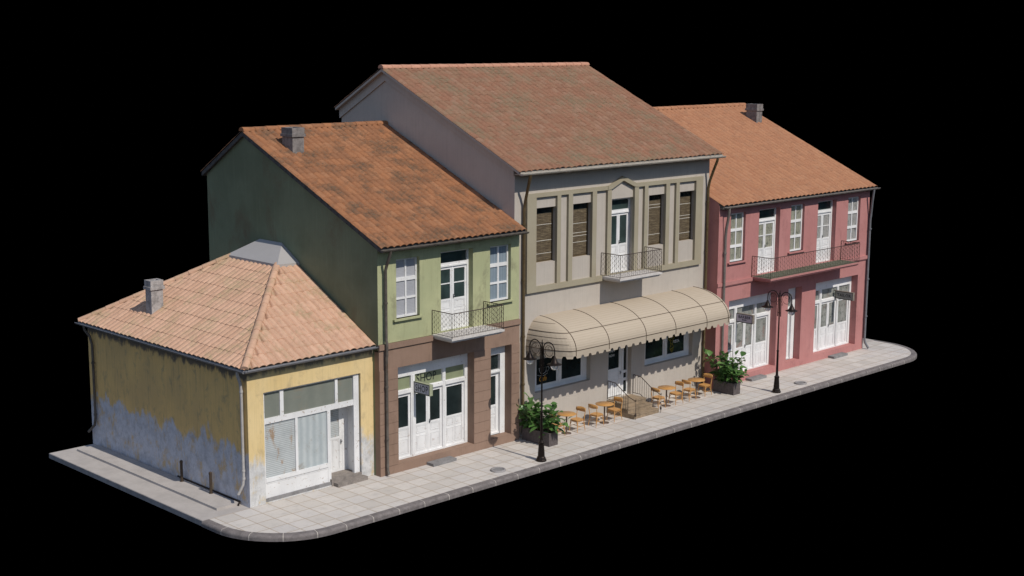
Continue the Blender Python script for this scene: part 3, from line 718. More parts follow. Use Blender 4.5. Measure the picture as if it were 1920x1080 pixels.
# ================================================================== BEIGE HOUSE
B=thing('beige_house',(17.3,0,0),'tallest house, beige plaster with olive window surround, cafe ground floor and weathered tiled roof','house')
XB=22.95; YC=-.04
br=(7.14,13.28)
m=MB()
wins=[(12.73,13.80,6.42,8.47),(14.69,15.75,6.42,8.47),(19.10,20.12,6.42,8.47),(21.05,22.07,6.42,8.47)]
ops=[(*w,.24) for w in wins]+[(16.88,18.21,5.50,8.49,.26),(12.71,15.78,1.5,2.95,.24),(19.04,22.14,1.5,2.95,.24),(16.82,18.22,.5,2.95,.26)]
wall_front(m,XG,XB,0,9.95,YC,ops,.24); shell(m,XG,XB,YC,9.98,9.95,br,11.72)
for i,z in enumerate((0,)): pass
m.build('wall',M['beige'],B)
# raised gable band
m=MB()
def rake(x,x2,a,b,t):
    m.hexa([(x,a[0],a[1]-t),(x2,a[0],a[1]-t),(x2,b[0],b[1]-t),(x,b[0],b[1]-t),(x,a[0],a[1]),(x2,a[0],a[1]),(x2,b[0],b[1]),(x,b[0],b[1])])
rake(XG-.06,XG,(-.045,10.1),(br[0],13.30),.36); rake(XG-.061,XG,(10.05,11.72),(br[0],13.30),.36); m.build('gable_band',M['beige'],B); m=MB(); rake(XB,XB+.06,(-.045,10.1),(br[0],13.30),.36); rake(XB,XB+.1,(10.05,11.72),(br[0],13.30),.36)
m.build('gable_band',M['beige'],B)
# surround
m=MB(); ya,yb=-.15,YC; zt,zb=8.88,5.58
def tb(x0,x1,z0,z1,y0=ya): m.box(x0,x1,y0,yb,z0,z1)
fr=[(12.14,12.62),(13.72,13.92),(14.33,14.56),(15.66,15.90),(16.52,16.74),(18.11,18.35),(18.71,18.93),(20.04,20.27),(20.68,20.89),(21.97,22.42)]
for a,b in fr: tb(a,b,zb,zt)
tb(12.14,22.42,5.37,zb); 
tb(12.14,16.56,zt,9.03); tb(18.28,22.42,zt,9.03)
# pointed hood
cx=17.42
for sg in (1,-1):
    A=(cx+sg*.9,8.88);Bp=(cx+sg*.68,8.90);Cp=(cx,9.19);D=(cx,9.36);E_=(cx+sg*.76,9.04);E2=(cx+sg*.9,9.035)
    pts=[A,Bp,Cp,D,E_] if sg<0 else [A,E_,D,Cp,Bp]
    pts=[A,Bp,Cp,D,E_,E2]
    f=[(p[0],ya-.02,p[1]) for p in pts]; b=[(p[0],yb,p[1]) for p in pts]; n=6
    m.idx(f+b,[tuple(range(n)),tuple(range(2*n-1,n-1,-1))]+[(i,(i+1)%n,n+(i+1)%n,n+i) for i in range(n)])
m.build('window_surround',M['trim'],B)
random.seed(21)
for k,(x0,x1,z0,z1) in enumerate(wins):
    f=MB(); y=YC+.2; f.box(x0,x0+.05,y,y+.05,z0,z1); f.box(x1-.05,x1,y,y+.05,z0,z1); f.box(x0+.05,x1-.05,y+.002,y+.05,z0,z0+.05); f.box(x0+.05,x1-.05,y+.002,y+.05,z1-.05,z1)
    o=f.build('window',M['gut_b'],B)
    g=MB(); g.box(x0+.04,x1-.04,y+.025,y+.035,z0+.04,z1-.04); g.build('pane',M['glass'],o)
    s=MB(); s.box(x0+.05,x1-.05,y+.008,y+.022,z0+.06,z1-.26,0)
    zs=[z0+.06+.12*i for i in range(15)]
    for z in random.sample(zs,3+k%2): s.box(x0+.05,x1-.05,y-.004,y+.008,z,z+.016,1)
    for z in zs: s.box(x0+.055,x1-.055,y+.002,y+.0079,z+.05,z+.06,0)
    s.build('blind',[M['blind'],M['slatw']],o)
balcony_door(B,16.88,18.21,5.54,8.49,YC+.24,7.88,M['white'],M['glassg'],M['glassg'],[],(6.66,7.78))
balcony(B,16.30,18.76,-1.03,YC-.005,5.42,5.54,M['slabw'],M['slabw'],6.46)
m=MB(); m.box(16.3,18.8,YC-.125,YC-.005,5.37,5.41); 
# cafe windows
def cafe_window(x0,x1):
    y=YC+.2; f=MB(); g=MB(); mid=(x0+x1)/2
    f.box(x0,x0+.22,y,y+.09,1.5,2.95); f.box(x1-.22,x1,y,y+.09,1.5,2.95); f.box(x0+.22,x1-.22,y+.002,y+.09,1.5,1.62); f.box(x0+.22,x1-.22,y+.002,y+.09,2.78,2.95); f.box(mid-.06,mid+.06,y-.01,y+.09,1.62,2.78)
    for a,b in ((x0+.22,mid-.06),(mid+.06,x1-.22)):
        w=.1; f.box(a,a+w-.02,y+.02,y+.07,1.62,2.78); f.box(b-w+.02,b,y+.02,y+.07,1.62,2.78); f.box(a+w-.02,b-w+.02,y+.022,y+.07,1.62,1.62+w); f.box(a+w-.02,b-w+.02,y+.022,y+.07,2.78-w+.03,2.78)
        g.box(a+w-.03,b-w+.03,y+.04,y+.05,1.62+w-.01,2.78-w+.04)
    o=f.build('window',M['white'],B); g.build('pane',M['glass'],o); 
    return o
w1=cafe_window(12.71,15.78); w2=cafe_window(19.04,22.14)
yy=YC+.232
def line(m,pts,r=.008,mi=0): m.tube([(x,yy,z) for x,z in pts],r,5,mi)
m=MB(); line(m,[(13.16,2.35),(13.2,2.20),(13.27,2.13),(13.42,2.11),(13.53,2.17),(13.57,2.35),(13.16,2.35)]); line(m,[(13.57,2.34),(13.68,2.34),(13.71,2.25),(13.62,2.17),(13.54,2.19)]); line(m,[(13.08,2.10),(13.2,2.05),(13.45,2.04),(13.62,2.10)])
line(m,[(13.3,2.4),(13.27,2.46),(13.32,2.52)],.006); line(m,[(13.42,2.4),(13.39,2.46),(13.44,2.52)],.006); m.build('cup_drawing',M['textw'],w1)
m=MB(); text_mb('Cafe',.27,lambda u,v:(13.38+u+v*.2,yy,1.91+v),m,0,.9,.9,.004); m.build('lettering',M['texto'],w1)
m=MB(); text_mb('PIZZA',.15,lambda u,v:(21.33+u,yy,2.19+v),m,0,1.0,1,.004); m.build('lettering',M['textw'],w2)
m=MB(); line(m,[(21.0+.17*cos(t*PI/8)*1.1,2.37+.10*sin(t*PI/8)) for t in range(-3,13)]); line(m,[(20.93,2.28),(20.98,2.12),(20.93,1.95),(20.98,1.80)]); line(m,[(21.1,2.26),(21.08,2.12),(21.16,1.98),(21.12,1.80)]); line(m,[(20.92,2.15),(21.1,2.12),(20.95,2.02),(21.14,1.96),(20.97,1.9),(21.05,1.83)]); line(m,[(20.95,2.3),(21.05,2.36),(21.12,2.28),(21.02,2.24),(20.95,2.3)]); line(m,[(21.0,1.95),(21.06,1.74),(21.1,1.95)])
m.build('pizza_drawing',M['texty'],w2)
# cafe door
y=YC+.22; f=MB(); g=MB()
f.box(16.82,16.94,y-.02,y+.08,.5,2.95); f.box(17.86,17.98,y-.02,y+.08,.5,2.95); f.box(18.17,18.22,y-.02,y+.08,.5,2.95); f.box(16.94,17.86,y-.018,y+.08,2.75,2.95); f.box(17.98,18.17,y-.018,y+.08,2.6,2.95)
leaf(f,g,16.94,17.86,.53,2.75,y,1.65,2.62,(),[(0,1,0,.62),(0,1,.68,1)],st=.14)
for z0,z1 in ((.5,.59),(1.08,1.18),(1.39,1.5)): f.box(17.98,18.17,y-.018,y+.08,z0,z1)
g.box(17.97,18.18,y+.02,y+.03,.55,2.62)
cd=f.build('door',M['white'],B); g.build('pane',M['glass'],cd); handle_on(cd,17.79,y-.015,1.45)
m=MB(); text_mb('OPEN',.13,lambda u,v:(17.30+u,y+.018,2.38+v),m,0,1,1,.003); m.build('lettering',M['textw'],cd); m=MB(); text_mb('NOW',.13,lambda u,v:(17.30+u,y+.018,2.19+v),m,0,1,1,.003); m.build('lettering',M['textw'],cd)
rf=gable_roof(B,XG,XB,-.55,9.92,7.14,13.42,10.15,11.78,.30,.36,.064,.006,M['tile_b'],M['ridge_b'],M['beige'],jit=.011,ov=.26,ovr=.26,vb=.1)
m=MB(); gutter(m,(11.36,-.62,9.85),(23.2,-.62,9.85),.075); m.box(XG-.02,XB+.02,-.52,YC,9.77,9.81); m.box(XG-.2,XB+.2,-.55,-.52,9.78,9.91); m.build('gutter',M['gut_w'],B)
for (xa,xb_) in ((11.8,11.98),(22.72,22.78)):
    m=MB(); pipe(m,[(xa,-.63,9.80),(xa,-.61,9.68),(xa+(xb_-xa)*.5,-.42,9.3),(xb_,-.2,8.8),(xb_,-.14,8.5),(xb_,-.14,.15),(xb_,-.2,.05)],.055,0,[(xb_,-.14,z) for z in (7.95,5.9,3.8,2.0)]); m.build('downpipe',M['gut_b'],B)
# awning
def aw_pt(s,t):
    """s: 0..1 along plan outline from left wall, round front, to right wall ; t: 0 top at wall .. 1 hem"""
    x0,x1,Rx,yw,Dp,zt,zh=12.22,22.78,.72,YC-.005,1.86,4.44,3.40
    a=t*PI/2; k=sin(a)**1.0; z=zh+(zt-zh)*cos(a)
    # plan: rounded rectangle with growing corner at height
    L=x1-x0; n=s
    # outline parametrisation at hem, scaled toward wall line for upper rings
    per=[Rx*PI/2*1.7,L-2*Rx,Rx*PI/2*1.7]; T=sum(per); q=n*T
    if q<per[0]:
        u=q/per[0]*PI/2; px=x0+Rx*(1-sin(u)); py=-Dp*0; 
        ex=-cos(u); ey=sin(u)
        return (x0+Rx+ex*Rx*k, yw-ey*Dp*k, z)
    q-=per[0]
    if q<per[1]: return (x0+Rx+q,yw-Dp*k,z)
    q-=per[1]; u=q/per[2]*PI/2
    return (x1-Rx+sin(u)*Rx*k,yw-cos(u)*Dp*k,z)
m=MB(); NS=72;NTt=14
cr=lambda s:(s,)
for i in range(NS):
    for j in range(NTt):
        s0,s1=i/NS,(i+1)/NS; t0,t1=j/NTt,(j+1)/NTt
        m.face([aw_pt(s0,t0),aw_pt(s0,t1),aw_pt(s1,t1),aw_pt(s1,t0)],0,[(s0,t0),(s0,t1),(s1,t1),(s1,t0)],True)
aw=m.build('awning',M['awning'],B)
m=MB()
# valance with notches
pts=[aw_pt(i/600,1) for i in range(601)]
acc=[0]
for a,b in zip(pts,pts[1:]): acc.append(acc[-1]+(Vector(b)-Vector(a)).length)
def vp(d):
    import bisect
    d=min(max(d,0),acc[-1]); i=min(max(bisect.bisect(acc,d)-1,0),599); f=(d-acc[i])/(acc[i+1]-acc[i]); return Vector(pts[i]).lerp(Vector(pts[i+1]),f)
nt=round(acc[-1]/.41); pt=acc[-1]/nt; zh=3.40
for i in range(nt):
    a=i*pt
    D=[a,a+.10,a+.145,a+pt-.045,a+pt]
    q=[vp(x) for x in D]
    def dn(p,h): return (p.x,p.y,zh-h)
    hb,ht=.20,.295
    for u,v in zip(q,q[1:]): m.face([dn(u,0),dn(u,hb),dn(v,hb),dn(v,0)],0,[(0,.2)]*4)
    m.face([dn(q[1],hb),dn(q[2],ht),dn(q[3],ht),dn(q[4],hb)],0,[(0,.2)]*4)
m.build('valance',M['awning'],aw)
m=MB()
ribs=[12.94,14.75,16.88,18.68,20.65,22.06]
def s_of(x): 
    T=.72*PI/2*1.7; L=22.78-12.22-1.44; return (T+(x-12.94))/(2*T+L)
def off(p,k=.008):
    c=Vector((min(max(p[0],12.94),22.06),YC,3.3)); d=(Vector(p)-c).normalized(); return Vector(p)+d*k
for x in ribs: m.tube([off(aw_pt(s_of(x),j/20)) for j in range(21)]+[off(aw_pt(s_of(x),1))-Vector((0,0,.2))],.011,5)
for t in (.60,1.0): m.tube([off(aw_pt(i/120,t)) for i in range(121)],.012,5)
for t in (.35,.72,.86): m.tube([off(aw_pt(i/120,t),.004) for i in range(0,15)],.007,5)
m.build('seam',M['seam'],aw)

# ================================================================== RED HOUSE
Rr=thing('red_house',(28.8,-.59,0),'two storey dusty red plaster house at the far end, with a long balcony','house')
XP=34.57; YP=-.59
pr=(6.97,11.15)
m=MB()
wn=[(23.80,24.83),(28.17,29.21),(32.75,33.79)]; dn_=[(25.80,27.34),(30.27,31.77)]
ops=[(a,b,5.32,7.40,.18) for a,b in wn]+[(a,b,4.55,7.40,.27) for a,b in dn_]+[(23.85,27.36,.31,3.67,.34),(28.20,29.26,.30,3.67,.34),(30.36,33.87,.31,3.67,.34)]
wall_front(m,XB,XP,0,7.92,YP,ops,.2); shell(m,XB,XP,YP,9.9,7.92,pr,9.5)
m.build('wall',M['pink'],Rr)
m=MB(); m.box(XB-.03,XP+.02,YP-.09,YP,4.38,4.53); m.box(XB-.02,XP+.01,YP-.06,YP,4.34,4.38); m.build('string_course',M['pink'],Rr)
m=MB(); m.box(XB-.03,XB+.28,YP-.05,YP,0,4.34); m.box(XB-.03,XB+.28,YP-.05,YP,4.53,7.8); m.build('corner_pilaster',M['pink'],Rr)
for (a,b),mt in zip(wn,(M['lace'],M['lace'],M['lacew'])):
    sash(Rr,a,b,5.32,7.40,YP+.12,[(a+b)/2+.02],[5.97,6.66],M['white'],mt,.07,.065,(0,1))
    s=MB(); s.box(a-.17,b+.09,YP-.1,YP+.12,5.26,5.32); s.build('window_sill',M['pink'],Rr)
balcony_door(Rr,25.80,27.34,4.55,7.40,YP+.25,6.82,M['white'],M['lace'],M['glassg'],[6.2],(5.66,6.70))
balcony_door(Rr,30.27,31.77,4.55,7.40,YP+.25,6.82,M['white'],M['lacew'],M['glassg'],[6.2],(5.66,6.70))
balcony(Rr,25.38,32.28,-1.58,YP-.005,4.42,4.55,M['pink'],M['slabgrn'],5.44,.14)
shopfront(Rr,23.85,-.25,M['chip3'] if 'chip3' in M else M['white'],M['frost'],M['frost'],.31,3.66)
narrow_door(Rr,28.20,-.25,M['white'],M['frost'])
shopfront(Rr,30.36,-.25,M['white'],M['frost'],M['frost'],.31,3.66)
rf=gable_roof(Rr,XB,XP,-.86,7.80,6.97,11.30,10.1,9.55,.33,.40,.062,.005,M['tile_p'],M['tile_p'],M['verge'],jit=.004,ov=.02,ovr=.2)
chimney(rf,33.64,5.52,.46,.62,10.2,11.45,M['chimd'])
m=MB(); gutter(m,(22.98,-.92,7.745),(34.82,-.92,7.745),.075); m.box(XB,XP,-.83,YP,7.66,7.71); m.build('gutter',M['gut_p'],Rr)
m=MB(); pipe(m,[(23.22,-.93,7.70),(23.22,-.92,7.58),(23.25,-.85,7.2),(23.28,-.75,6.8),(23.28,-.72,6.5),(23.28,-.72,.15)],.06,0,[(23.28,-.72,z) for z in (5.8,3.2,1.6)]); m.build('downpipe',M['gut_p'],Rr)
m=MB(); pipe(m,[(34.36,-.93,7.70),(34.36,-.92,7.58),(34.44,-.82,7.1),(34.52,-.74,6.6),(34.53,-.70,6.2),(34.53,-.70,.45),(34.55,-.74,.3),(34.6,-.9,.05)],.055,0,[(34.53,-.72,z) for z in (5.8,3.4,1.6)]); m.build('downpipe',M['gut_g'],Rr)

# ================================================================== SIGNS
def hang_sign(name,x,y0,y1,z0,z1,label,face,edge,rim,words,sizes,tm,seedm=None):
    t=thing(name,(x,y1,z1),label,'sign','hanging shop signs')
    m=MB(); m.box(x-.07,x+.07,y0,y1,z0,z1,0)
    m.build('board',[edge],t)
    for xa,xb in ((x-.074,x-.0705),(x+.0705,x+.074)): m=MB(); m.box(xa,xb,y0+.035,y1-.035,z0+.035,z1-.035); m.build('face',face,t)
    for xs in (-1,1):
        r=MB()
        xa=x+xs*.071; xb=x+xs*.082
        r.box(xa,xb,y0,y1,z0,z0+.03); r.box(xa,xb,y0,y1,z1-.03,z1); r.box(xa,xb,y0,y0+.03,z0+.03,z1-.03); r.box(xa,xb,y1-.03,y1,z0+.03,z1-.03); r.build('rim',rim,t)
    m=MB(); cy=(y0+y1)/2; cz=(z0+z1)/2
    for q in (-1,1):
        for (w,sz,dz,sx) in words:
            m=MB(); text_mb(w,sz,lambda u,v:(x+q*.0765,cy+q*u,cz+dz+v),m,0,1.1,sx,.004); m.build('lettering',tm,t)
    for zz_ in (z1-.01,z0+.02): b=MB(); b.bar((x,y1-.05,zz_),(x,y1+.22,zz_),.03); b.build('bracket',M['iron'],t)
def hs(*a): return hang_sign(*a)
hs('hanging_sign',6.85,-.84,-.02,2.58,2.97,'green edged grey sign reading SHOP in front of the brown shopfront',M['signface'],M['signgreen'],M['signdark'],[('SHOP',.33,-.01,.74)],None,M['text'])
hs('hanging_sign',24.9,-1.12,-.27,2.61,2.99,'worn lilac sign reading BARBER hanging at the nearer red shopfront',M['signlilac'],M['signtan'],M['signdark'],[('BARBER',.17,.05,1.0),('SHOP',.08,-.07,1.1)],None,M['text'])
hs('hanging_sign',32.5,-1.26,-.31,2.68,3.05,'worn grey sign reading TAILOR hanging at the farther red shopfront',M['signolive'],M['signtan'],M['signdark'],[('TAILOR',.19,0,1.05)],None,M['text'])

# ================================================================== DOORSTEPS, MANHOLES
def slab(x0,x1,y0,y1,h,label):
    m=MB(); m.box(x0,x1,y0,y1,.002,h); tag(m.build('doorstep',M['ashlar']),label,'step','stone doorsteps')
slab(7.05,8.13,-.72,-.36,.1,'flat grey stone doorstep in front of the brown shopfront')
slab(25.2,26.3,-.93,-.60,.1,'flat grey stone doorstep under the barber shop doors')
slab(31.6,32.75,-.93,-.60,.1,'flat grey stone doorstep under the tailor shop doors')
def manhole(x,y,label):
    t=thing('manhole_cover',(x,y,0),label,'manhole','round manhole covers')
    m=MB(); m.lathe(x,y,[(.27,.002),(.26,.05),(.25,.06),(.19,.06),(.185,.03)],24); m.build('ring',M['conc'],t)
    m=MB(); m.lathe(x,y,[(.185,.035),(.10,.04),(.0,.04)],24); m.build('lid',M['ashlar'],t)
manhole(8.38,-2.55,'round concrete manhole cover on the pavement before the brown shopfront'); manhole(26.45,-2.58,'round concrete manhole cover on the pavement past the farther street lamp')

# ================================================================== CAFE STEPS
S=thing('entrance_steps',(17.45,-.7,0),'worn brown stone steps with two iron handrails below the cafe door','steps')
m=MB(); 
x0,x1=16.78,18.30
m.box(x0-.0,x1-.0,-1.45,YC-.003,0.001,.17); m.box(x0+.0015,x1-.0015-.02,-1.12,YC-.003,.17,.335); m.box(x0+.003,x1-.04,-.80,YC-.003,.335,.50)
for k,(yy0,z) in enumerate(((-1.47,.17),(-1.14,.335),(-.82,.50))): m.box(x0-.015,x1+.0-.02*k,yy0,yy0+.34 if k<2 else YC-.004,z-.035,z+.003)
m.build('steps',M['stepm'],S)
def handrail(x):
    m=MB()
    T=[(x,YC-.03,1.30),(x,-.47,1.28),(x,-1.12,.86)]; Bt=[(x,YC-.03,.56),(x,-.45,.56),(x,-1.12,.14)]
    m.tube(T,.016,6); m.tube(Bt,.012,6)
    def z_on(P,y):
        for a,b in zip(P,P[1:]):
            if b[1]<=y<=a[1]: return a[2]+(b[2]-a[2])*(a[1]-y)/(a[1]-b[1])
        return P[-1][2]
    n=9
    for i in range(n+1):
        y=YC-.03-(1.12+YC-.03)*i/n; w=.02 if i in(0,n) else .013
        y=max(y,-1.12); m.bar((x,y,z_on(Bt,y)-(.0 if i<n else .12)),(x,y,z_on(T,y)),w)
    # front standard
    m.tube([(x,-1.12,.86),(x-.0,-1.5,.74)],.014,6)
    m.bar((x,-1.52,.0),(x,-1.52,.76),.02); m.lathe(x,-1.52,[(.012,.12),(.035,.14),(.04,.2),(.02,.26),(.012,.28)],8); m.lathe(x,-1.52,[(.0,.83),(.012,.80),(.022,.76),(.012,.73)],8)
    m.build('handrail',M['iron'],S)
handrail(16.80); handrail(18.33)

# ================================================================== STREET LAMPS
def lamp(x,y,label):
    t=thing('street_lamp',(x,y,0),label,'street lamp','street lamps on the pavement')
    m=MB(); m.lathe(x,y,[(.19,0),(.19,.05),(.17,.07),(.15,.14),(.125,.17),(.12,.30),(.095,.62),(.11,.64),(.11,.68),(.07,.72),(.055,.76)],10,0,False); m.build('base',M['lampiron'],t)
    m=MB(); m.lathe(x,y,[(.055,.74),(.05,1.0),(.042,1.75),(.055,1.76),(.055,1.80),(.036,1.82),(.03,2.4),(.026,4.2),(.032,4.21),(.032,4.24),(.012,4.27),(.018,4.31),(0,4.36)],10); m.build('pole',M['lampiron'],t)
    for sg in (1,-1):
        m=MB(); yc=y+sg*.33; r=.27
        path=[(x,y+sg*.075,3.25),(x,y+sg*.07,3.6),(x,y+sg*.065,3.98)]+[(x,yc-sg*r*cos(a),4.02+r*1.05*sin(a)) for a in [PI*k/14 for k in range(1,14)]]+[(x,yc+sg*r,3.98),(x,yc+sg*(r+.0),3.82)]
        m.tube(path,.02,8); m.tube([(x,y,3.4),(x,y+sg*.09,3.4)],.014,6); m.tube([(x,y,3.95),(x,y+sg*.09,3.95)],.014,6)
        m.tube([(x,yc+.19*cos(a),4.0+.19*sin(a)) for a in [2*PI*k/20 for k in range(21)]],.009,6,cap=False)
        m.tube([(x,yc+sg*.02+(.12-.0085*k)*cos(a)*-sg,4.08+(.11-.0085*k)*sin(a)) for k,a in enumerate([PI*1.2-2*PI*k/11 for k in range(12)])],.007,6)
        m.tube([(x,y+sg*.1,3.9),(x,y+sg*.16,3.78),(x,y+sg*.13,3.72),(x,y+sg*.10,3.76)],.008,6)
        m.build('arm',M['lampiron'],t)
        ys=yc+sg*r
        m=MB(); m.lathe(x,ys,[(.02,3.86),(.04,3.84),(.055,3.78),(.09,3.72),(.12,3.64),(.17,3.60),(.25,3.575),(.255,3.565),(.16,3.585),(.11,3.62),(.0,3.64)],18); sh=m.build('lamp_shade',M['lampiron'],t)
        m=MB(); m.lathe(x,ys,[(.15,3.585),(.15,3.54),(.135,3.46),(.09,3.40),(.04,3.375),(0,3.37)],16); m.build('globe',M['globe'],sh)
lamp(10.27,-2.77,'dark iron double armed street lamp on the kerb side before the cafe, nearer the camera')
lamp(24.42,-2.75,'dark iron double armed street lamp standing in front of the red house')

# ================================================================== TABLES AND CHAIRS
def table(x,y):
    t=thing('cafe_table',(x,y,0),'x','table','round cafe tables')
    m=MB(); m.lathe(x,y,[(0,.735),(.33,.735),(.355,.745),(.36,.755),(.355,.765),(0,.768)],28); m.build('table_top',M['wood'],t)
    m=MB(); m.tube([(x,y,.02),(x,y,.735)],.03,10); m.lathe(x,y,[(.12,.70),(.12,.735)],12); m.build('pedestal',M['iron3'],t)
    m=MB(); m.lathe(x,y,[(.19,.001),(.19,.012),(.06,.03),(.03,.06)],20); m.build('foot',M['iron3'],t)
    return t
def chair():
    """faces +x, origin at seat centre on the floor"""
    t=thing('cafe_chair',(0,0,0),'x','chair','honey wood chairs at the cafe tables')
    m=MB(); n=20; vs=[]
    for z in (.435,.462):
        for k in range(n):
            a=2*PI*k/n; cx=abs(cos(a))**.55*(1 if cos(a)>0 else -1); sy=abs(sin(a))**.55*(1 if sin(a)>0 else -1)
            vs.append((.205*cx,(.205+.015*cx)*sy,z-(.008 if z>.45 and abs(cx)<.0 else 0)))
    m.idx(vs,[tuple(range(n-1,-1,-1)),tuple(range(n,2*n))]+[(k,(k+1)%n,n+(k+1)%n,n+k) for k in range(n)]); m.build('seat',M['wood'],t)
    m=MB(); K=10; vs=[]
    for k in range(K+1):
        f=k/K*2-1; yv=f*.235; xv=-.262+.055*f*f; h=.085*(1-.35*abs(f)**2.5)
        for dx,z in ((0,.80-h),(0,.80+h),(.018,.80+h),(.018,.80-h)): vs.append((xv+dx-(.02 if z>.8 else 0),yv,z))
    fs=[]
    for k in range(K):
        for j in range(4): fs.append((k*4+j,k*4+(j+1)%4,(k+1)*4+(j+1)%4,(k+1)*4+j))
    fs+=[(0,3,2,1),(K*4,K*4+1,K*4+2,K*4+3)]
    m.idx(vs,fs,0,True); m.build('backrest',M['wood'],t)
    for sy in (1,-1):
        m=MB(); m.tube([(.21,.2*sy,.0),(.165,.165*sy,.43)],[.011,.019],8); m.build('leg',M['wood'],t)
        m=MB(); m.tube([(-.25,.195*sy,.0),(-.19,.18*sy,.30),(-.185,.185*sy,.47),(-.225,.2*sy,.70),(-.25,.2*sy,.84)],[.011,.018,.018,.014,.011],8); m.build('leg',M['wood'],t)
    m=MB(); m.box(-.18,.17,-.165,-.145,.39,.434); m.box(-.18,.17,.145,.165,.39,.434); m.box(.15,.17,-.145,.145,.39,.434); m.box(-.18,-.16,-.145,.145,.39,.434); 
    for sy in (1,-1): m.tube([(.19,.18*sy,.22),(.14,.165*sy,.33),(.0,.16*sy,.39)],.009,6); m.tube([(-.2,.18*sy,.22),(-.14,.165*sy,.33),(-.02,.16*sy,.39)],.009,6); m.tube([(.19,.19*sy,.2),(-.21,.185*sy,.2)],.009,6)
    m.tube([(.0,-.185,.2),(.0,.185,.2)],.009,6)
    m.build('seat_frame',M['wood'],t)
    return t
tl=['round wooden cafe table beside the planter nearer the camera, leftmost of the four','round wooden cafe table just left of the entrance steps','round wooden cafe table just right of the entrance steps','round wooden cafe table beside the planter at the red house']
tx=[13.47,15.60,19.34,21.27]; ty=-.97
t0=table(tx[0],ty); t0['label']=tl[0]
for x,l in zip(tx[1:],tl[1:]):
    c=copy_tree(t0); c.location=(x,ty,0); c['label']=l
cl=[('wooden chair half hidden by the near planter leaves, left of the leftmost table','wooden chair right of the leftmost table, back to the second table'),
    ('wooden chair left of the table that stands by the steps railing, backrest seen from behind','wooden chair between the second table and the left handrail of the steps'),
    ('wooden chair partly behind the right handrail post, left of the third table','wooden chair right of the third table, in the middle of the right hand group'),
    ('wooden chair left of the farthest table, seen from behind','wooden chair right of the farthest table, against the far planter')]
ch=chair(); first=True
for x,(la,lb) in zip(tx,cl):
    for sg,l in ((-1,la),(1,lb)):
        c=ch if first else copy_tree(ch); first=False
        c.location=(x+sg*(.50 if sg<0 else .55),ty-.02+random.uniform(-.02,.02),0); c.rotation_euler=(0,0,(0 if sg<0 else PI)+random.uniform(-.06,.06)); c['label']=l

# ================================================================== PLANTERS
def planter(x0,x1,y0,y1,label,seed):
    rnd=random.Random(seed); t=thing('planter',((x0+x1)/2,(y0+y1)/2,0),label,'planter','planter boxes beside the cafe')
    m=MB(); w=.04; h=.47
    m.box(x0,x0+w,y0,y1,.0,h); m.box(x1-w,x1,y0,y1,.0,h); m.box(x0+w,x1-w,y0+.002,y0+w,.0,h); m.box(x0+w,x1-w,y1-w,y1-.002,.0,h)
    m.box(x0-.015,x0+w+.01,y0-.015,y1+.015,h,h+.03); m.box(x1-w-.01,x1+.015,y0-.015,y1+.015,h,h+.03); m.box(x0+w+.01,x1-w-.01,y0-.013,y0+w,h,h+.029); m.box(x0+w+.01,x1-w-.01,y1-w,y1+.013,h,h+.029)
    m.build('box',M['plantbox'],t)
    m=MB(); m.box(x0+w,x1-w,y0+w,y1-w,.1,h-.05); m.build('soil',M['soil'],t)
    f=MB(); st=MB(); cx,cy=(x0+x1)/2,(y0+y1)/2
    for i in range(40):
        bx=rnd.uniform(x0+.1,x1-.1); by=rnd.uniform(y0+.1,y1-.1); a=rnd.uniform(0,2*PI); sp=rnd.uniform(.12,.52); H=rnd.uniform(.35,1.08)*(1.12 if abs(by-cy)<.5 else .88)
        dx,dy=cos(a)*sp,sin(a)*sp*1.1; dx+=(bx-cx)*.6; dy+=(by-cy)*.35
        base=Vector((bx,by,h-.06)); tip=base+Vector((dx,dy,H)); mid=base.lerp(tip,.5)+Vector((-dx*.15,-dy*.15,.06))
        st.tube([base,mid,tip],[.010,.008,.004],5)
        nl=rnd.randint(8,11)
        for k in range(nl):
            q=.18+.82*(k/(nl-1)); p=base.lerp(mid,q*2) if q<.5 else mid.lerp(tip,(q-.5)*2)
            b=k*2.4+rnd.uniform(-.5,.5); el=rnd.uniform(-.35,.75)+.6*q*q
            d=Vector((cos(b)*cos(el),sin(b)*cos(el),sin(el))); L=rnd.uniform(.22,.44)*(1.0 if q<.95 else 1.15); W=L*rnd.uniform(.22,.30)
            side=d.cross(Vector((0,0,1)))
            if side.length<.1: side=Vector((1,0,0))
            side.normalize(); side=(side+Vector((0,0,rnd.uniform(-.5,.5)))).normalized(); up=side.cross(d).normalized(); col=rnd.random()**1.0*.9+.1*q
            P=[p+d*.03]; 
            prof=[(.12,.45),(.35,1.0),(.6,.92),(.82,.5),(1.0,0)]
            Lf=[];Rt=[];Mi=[]
            for (u,ww) in prof:
                c=p+d*(.03+L*u)-Vector((0,0,1))*(L*.35*u*u)+up*0
                Mi.append(c); Lf.append(c+side*W*ww+up*W*ww*.3); Rt.append(c-side*W*ww+up*W*ww*.3)
            vs=[P[0]]+Mi+Lf[:-1]+Rt[:-1]; nM=5
            fs=[(0,1,6),(0,10,1)]
            for u in range(3): fs+= [(1+u,2+u,7+u,6+u),(2+u,1+u,10+u,11+u)]
            fs+=[(4,5,9),(5,4,13)]
            f.idx(vs,fs,0,True,[[(col,.5)]*len(z) for z in fs])
    f.build('foliage',M['leaf'],t); st.build('stem',M['stem'],t)
planter(11.68,12.14,-1.79,-.40,'dark box planter of leafy shrubs beside the brown wall corner',3)
planter(22.66,23.12,-1.84,-.78,'dark box planter of leafy shrubs between the cafe and the red house',5)

# strip helper properties
for o in COL.objects:
    if '_w' in o: del o['_w']

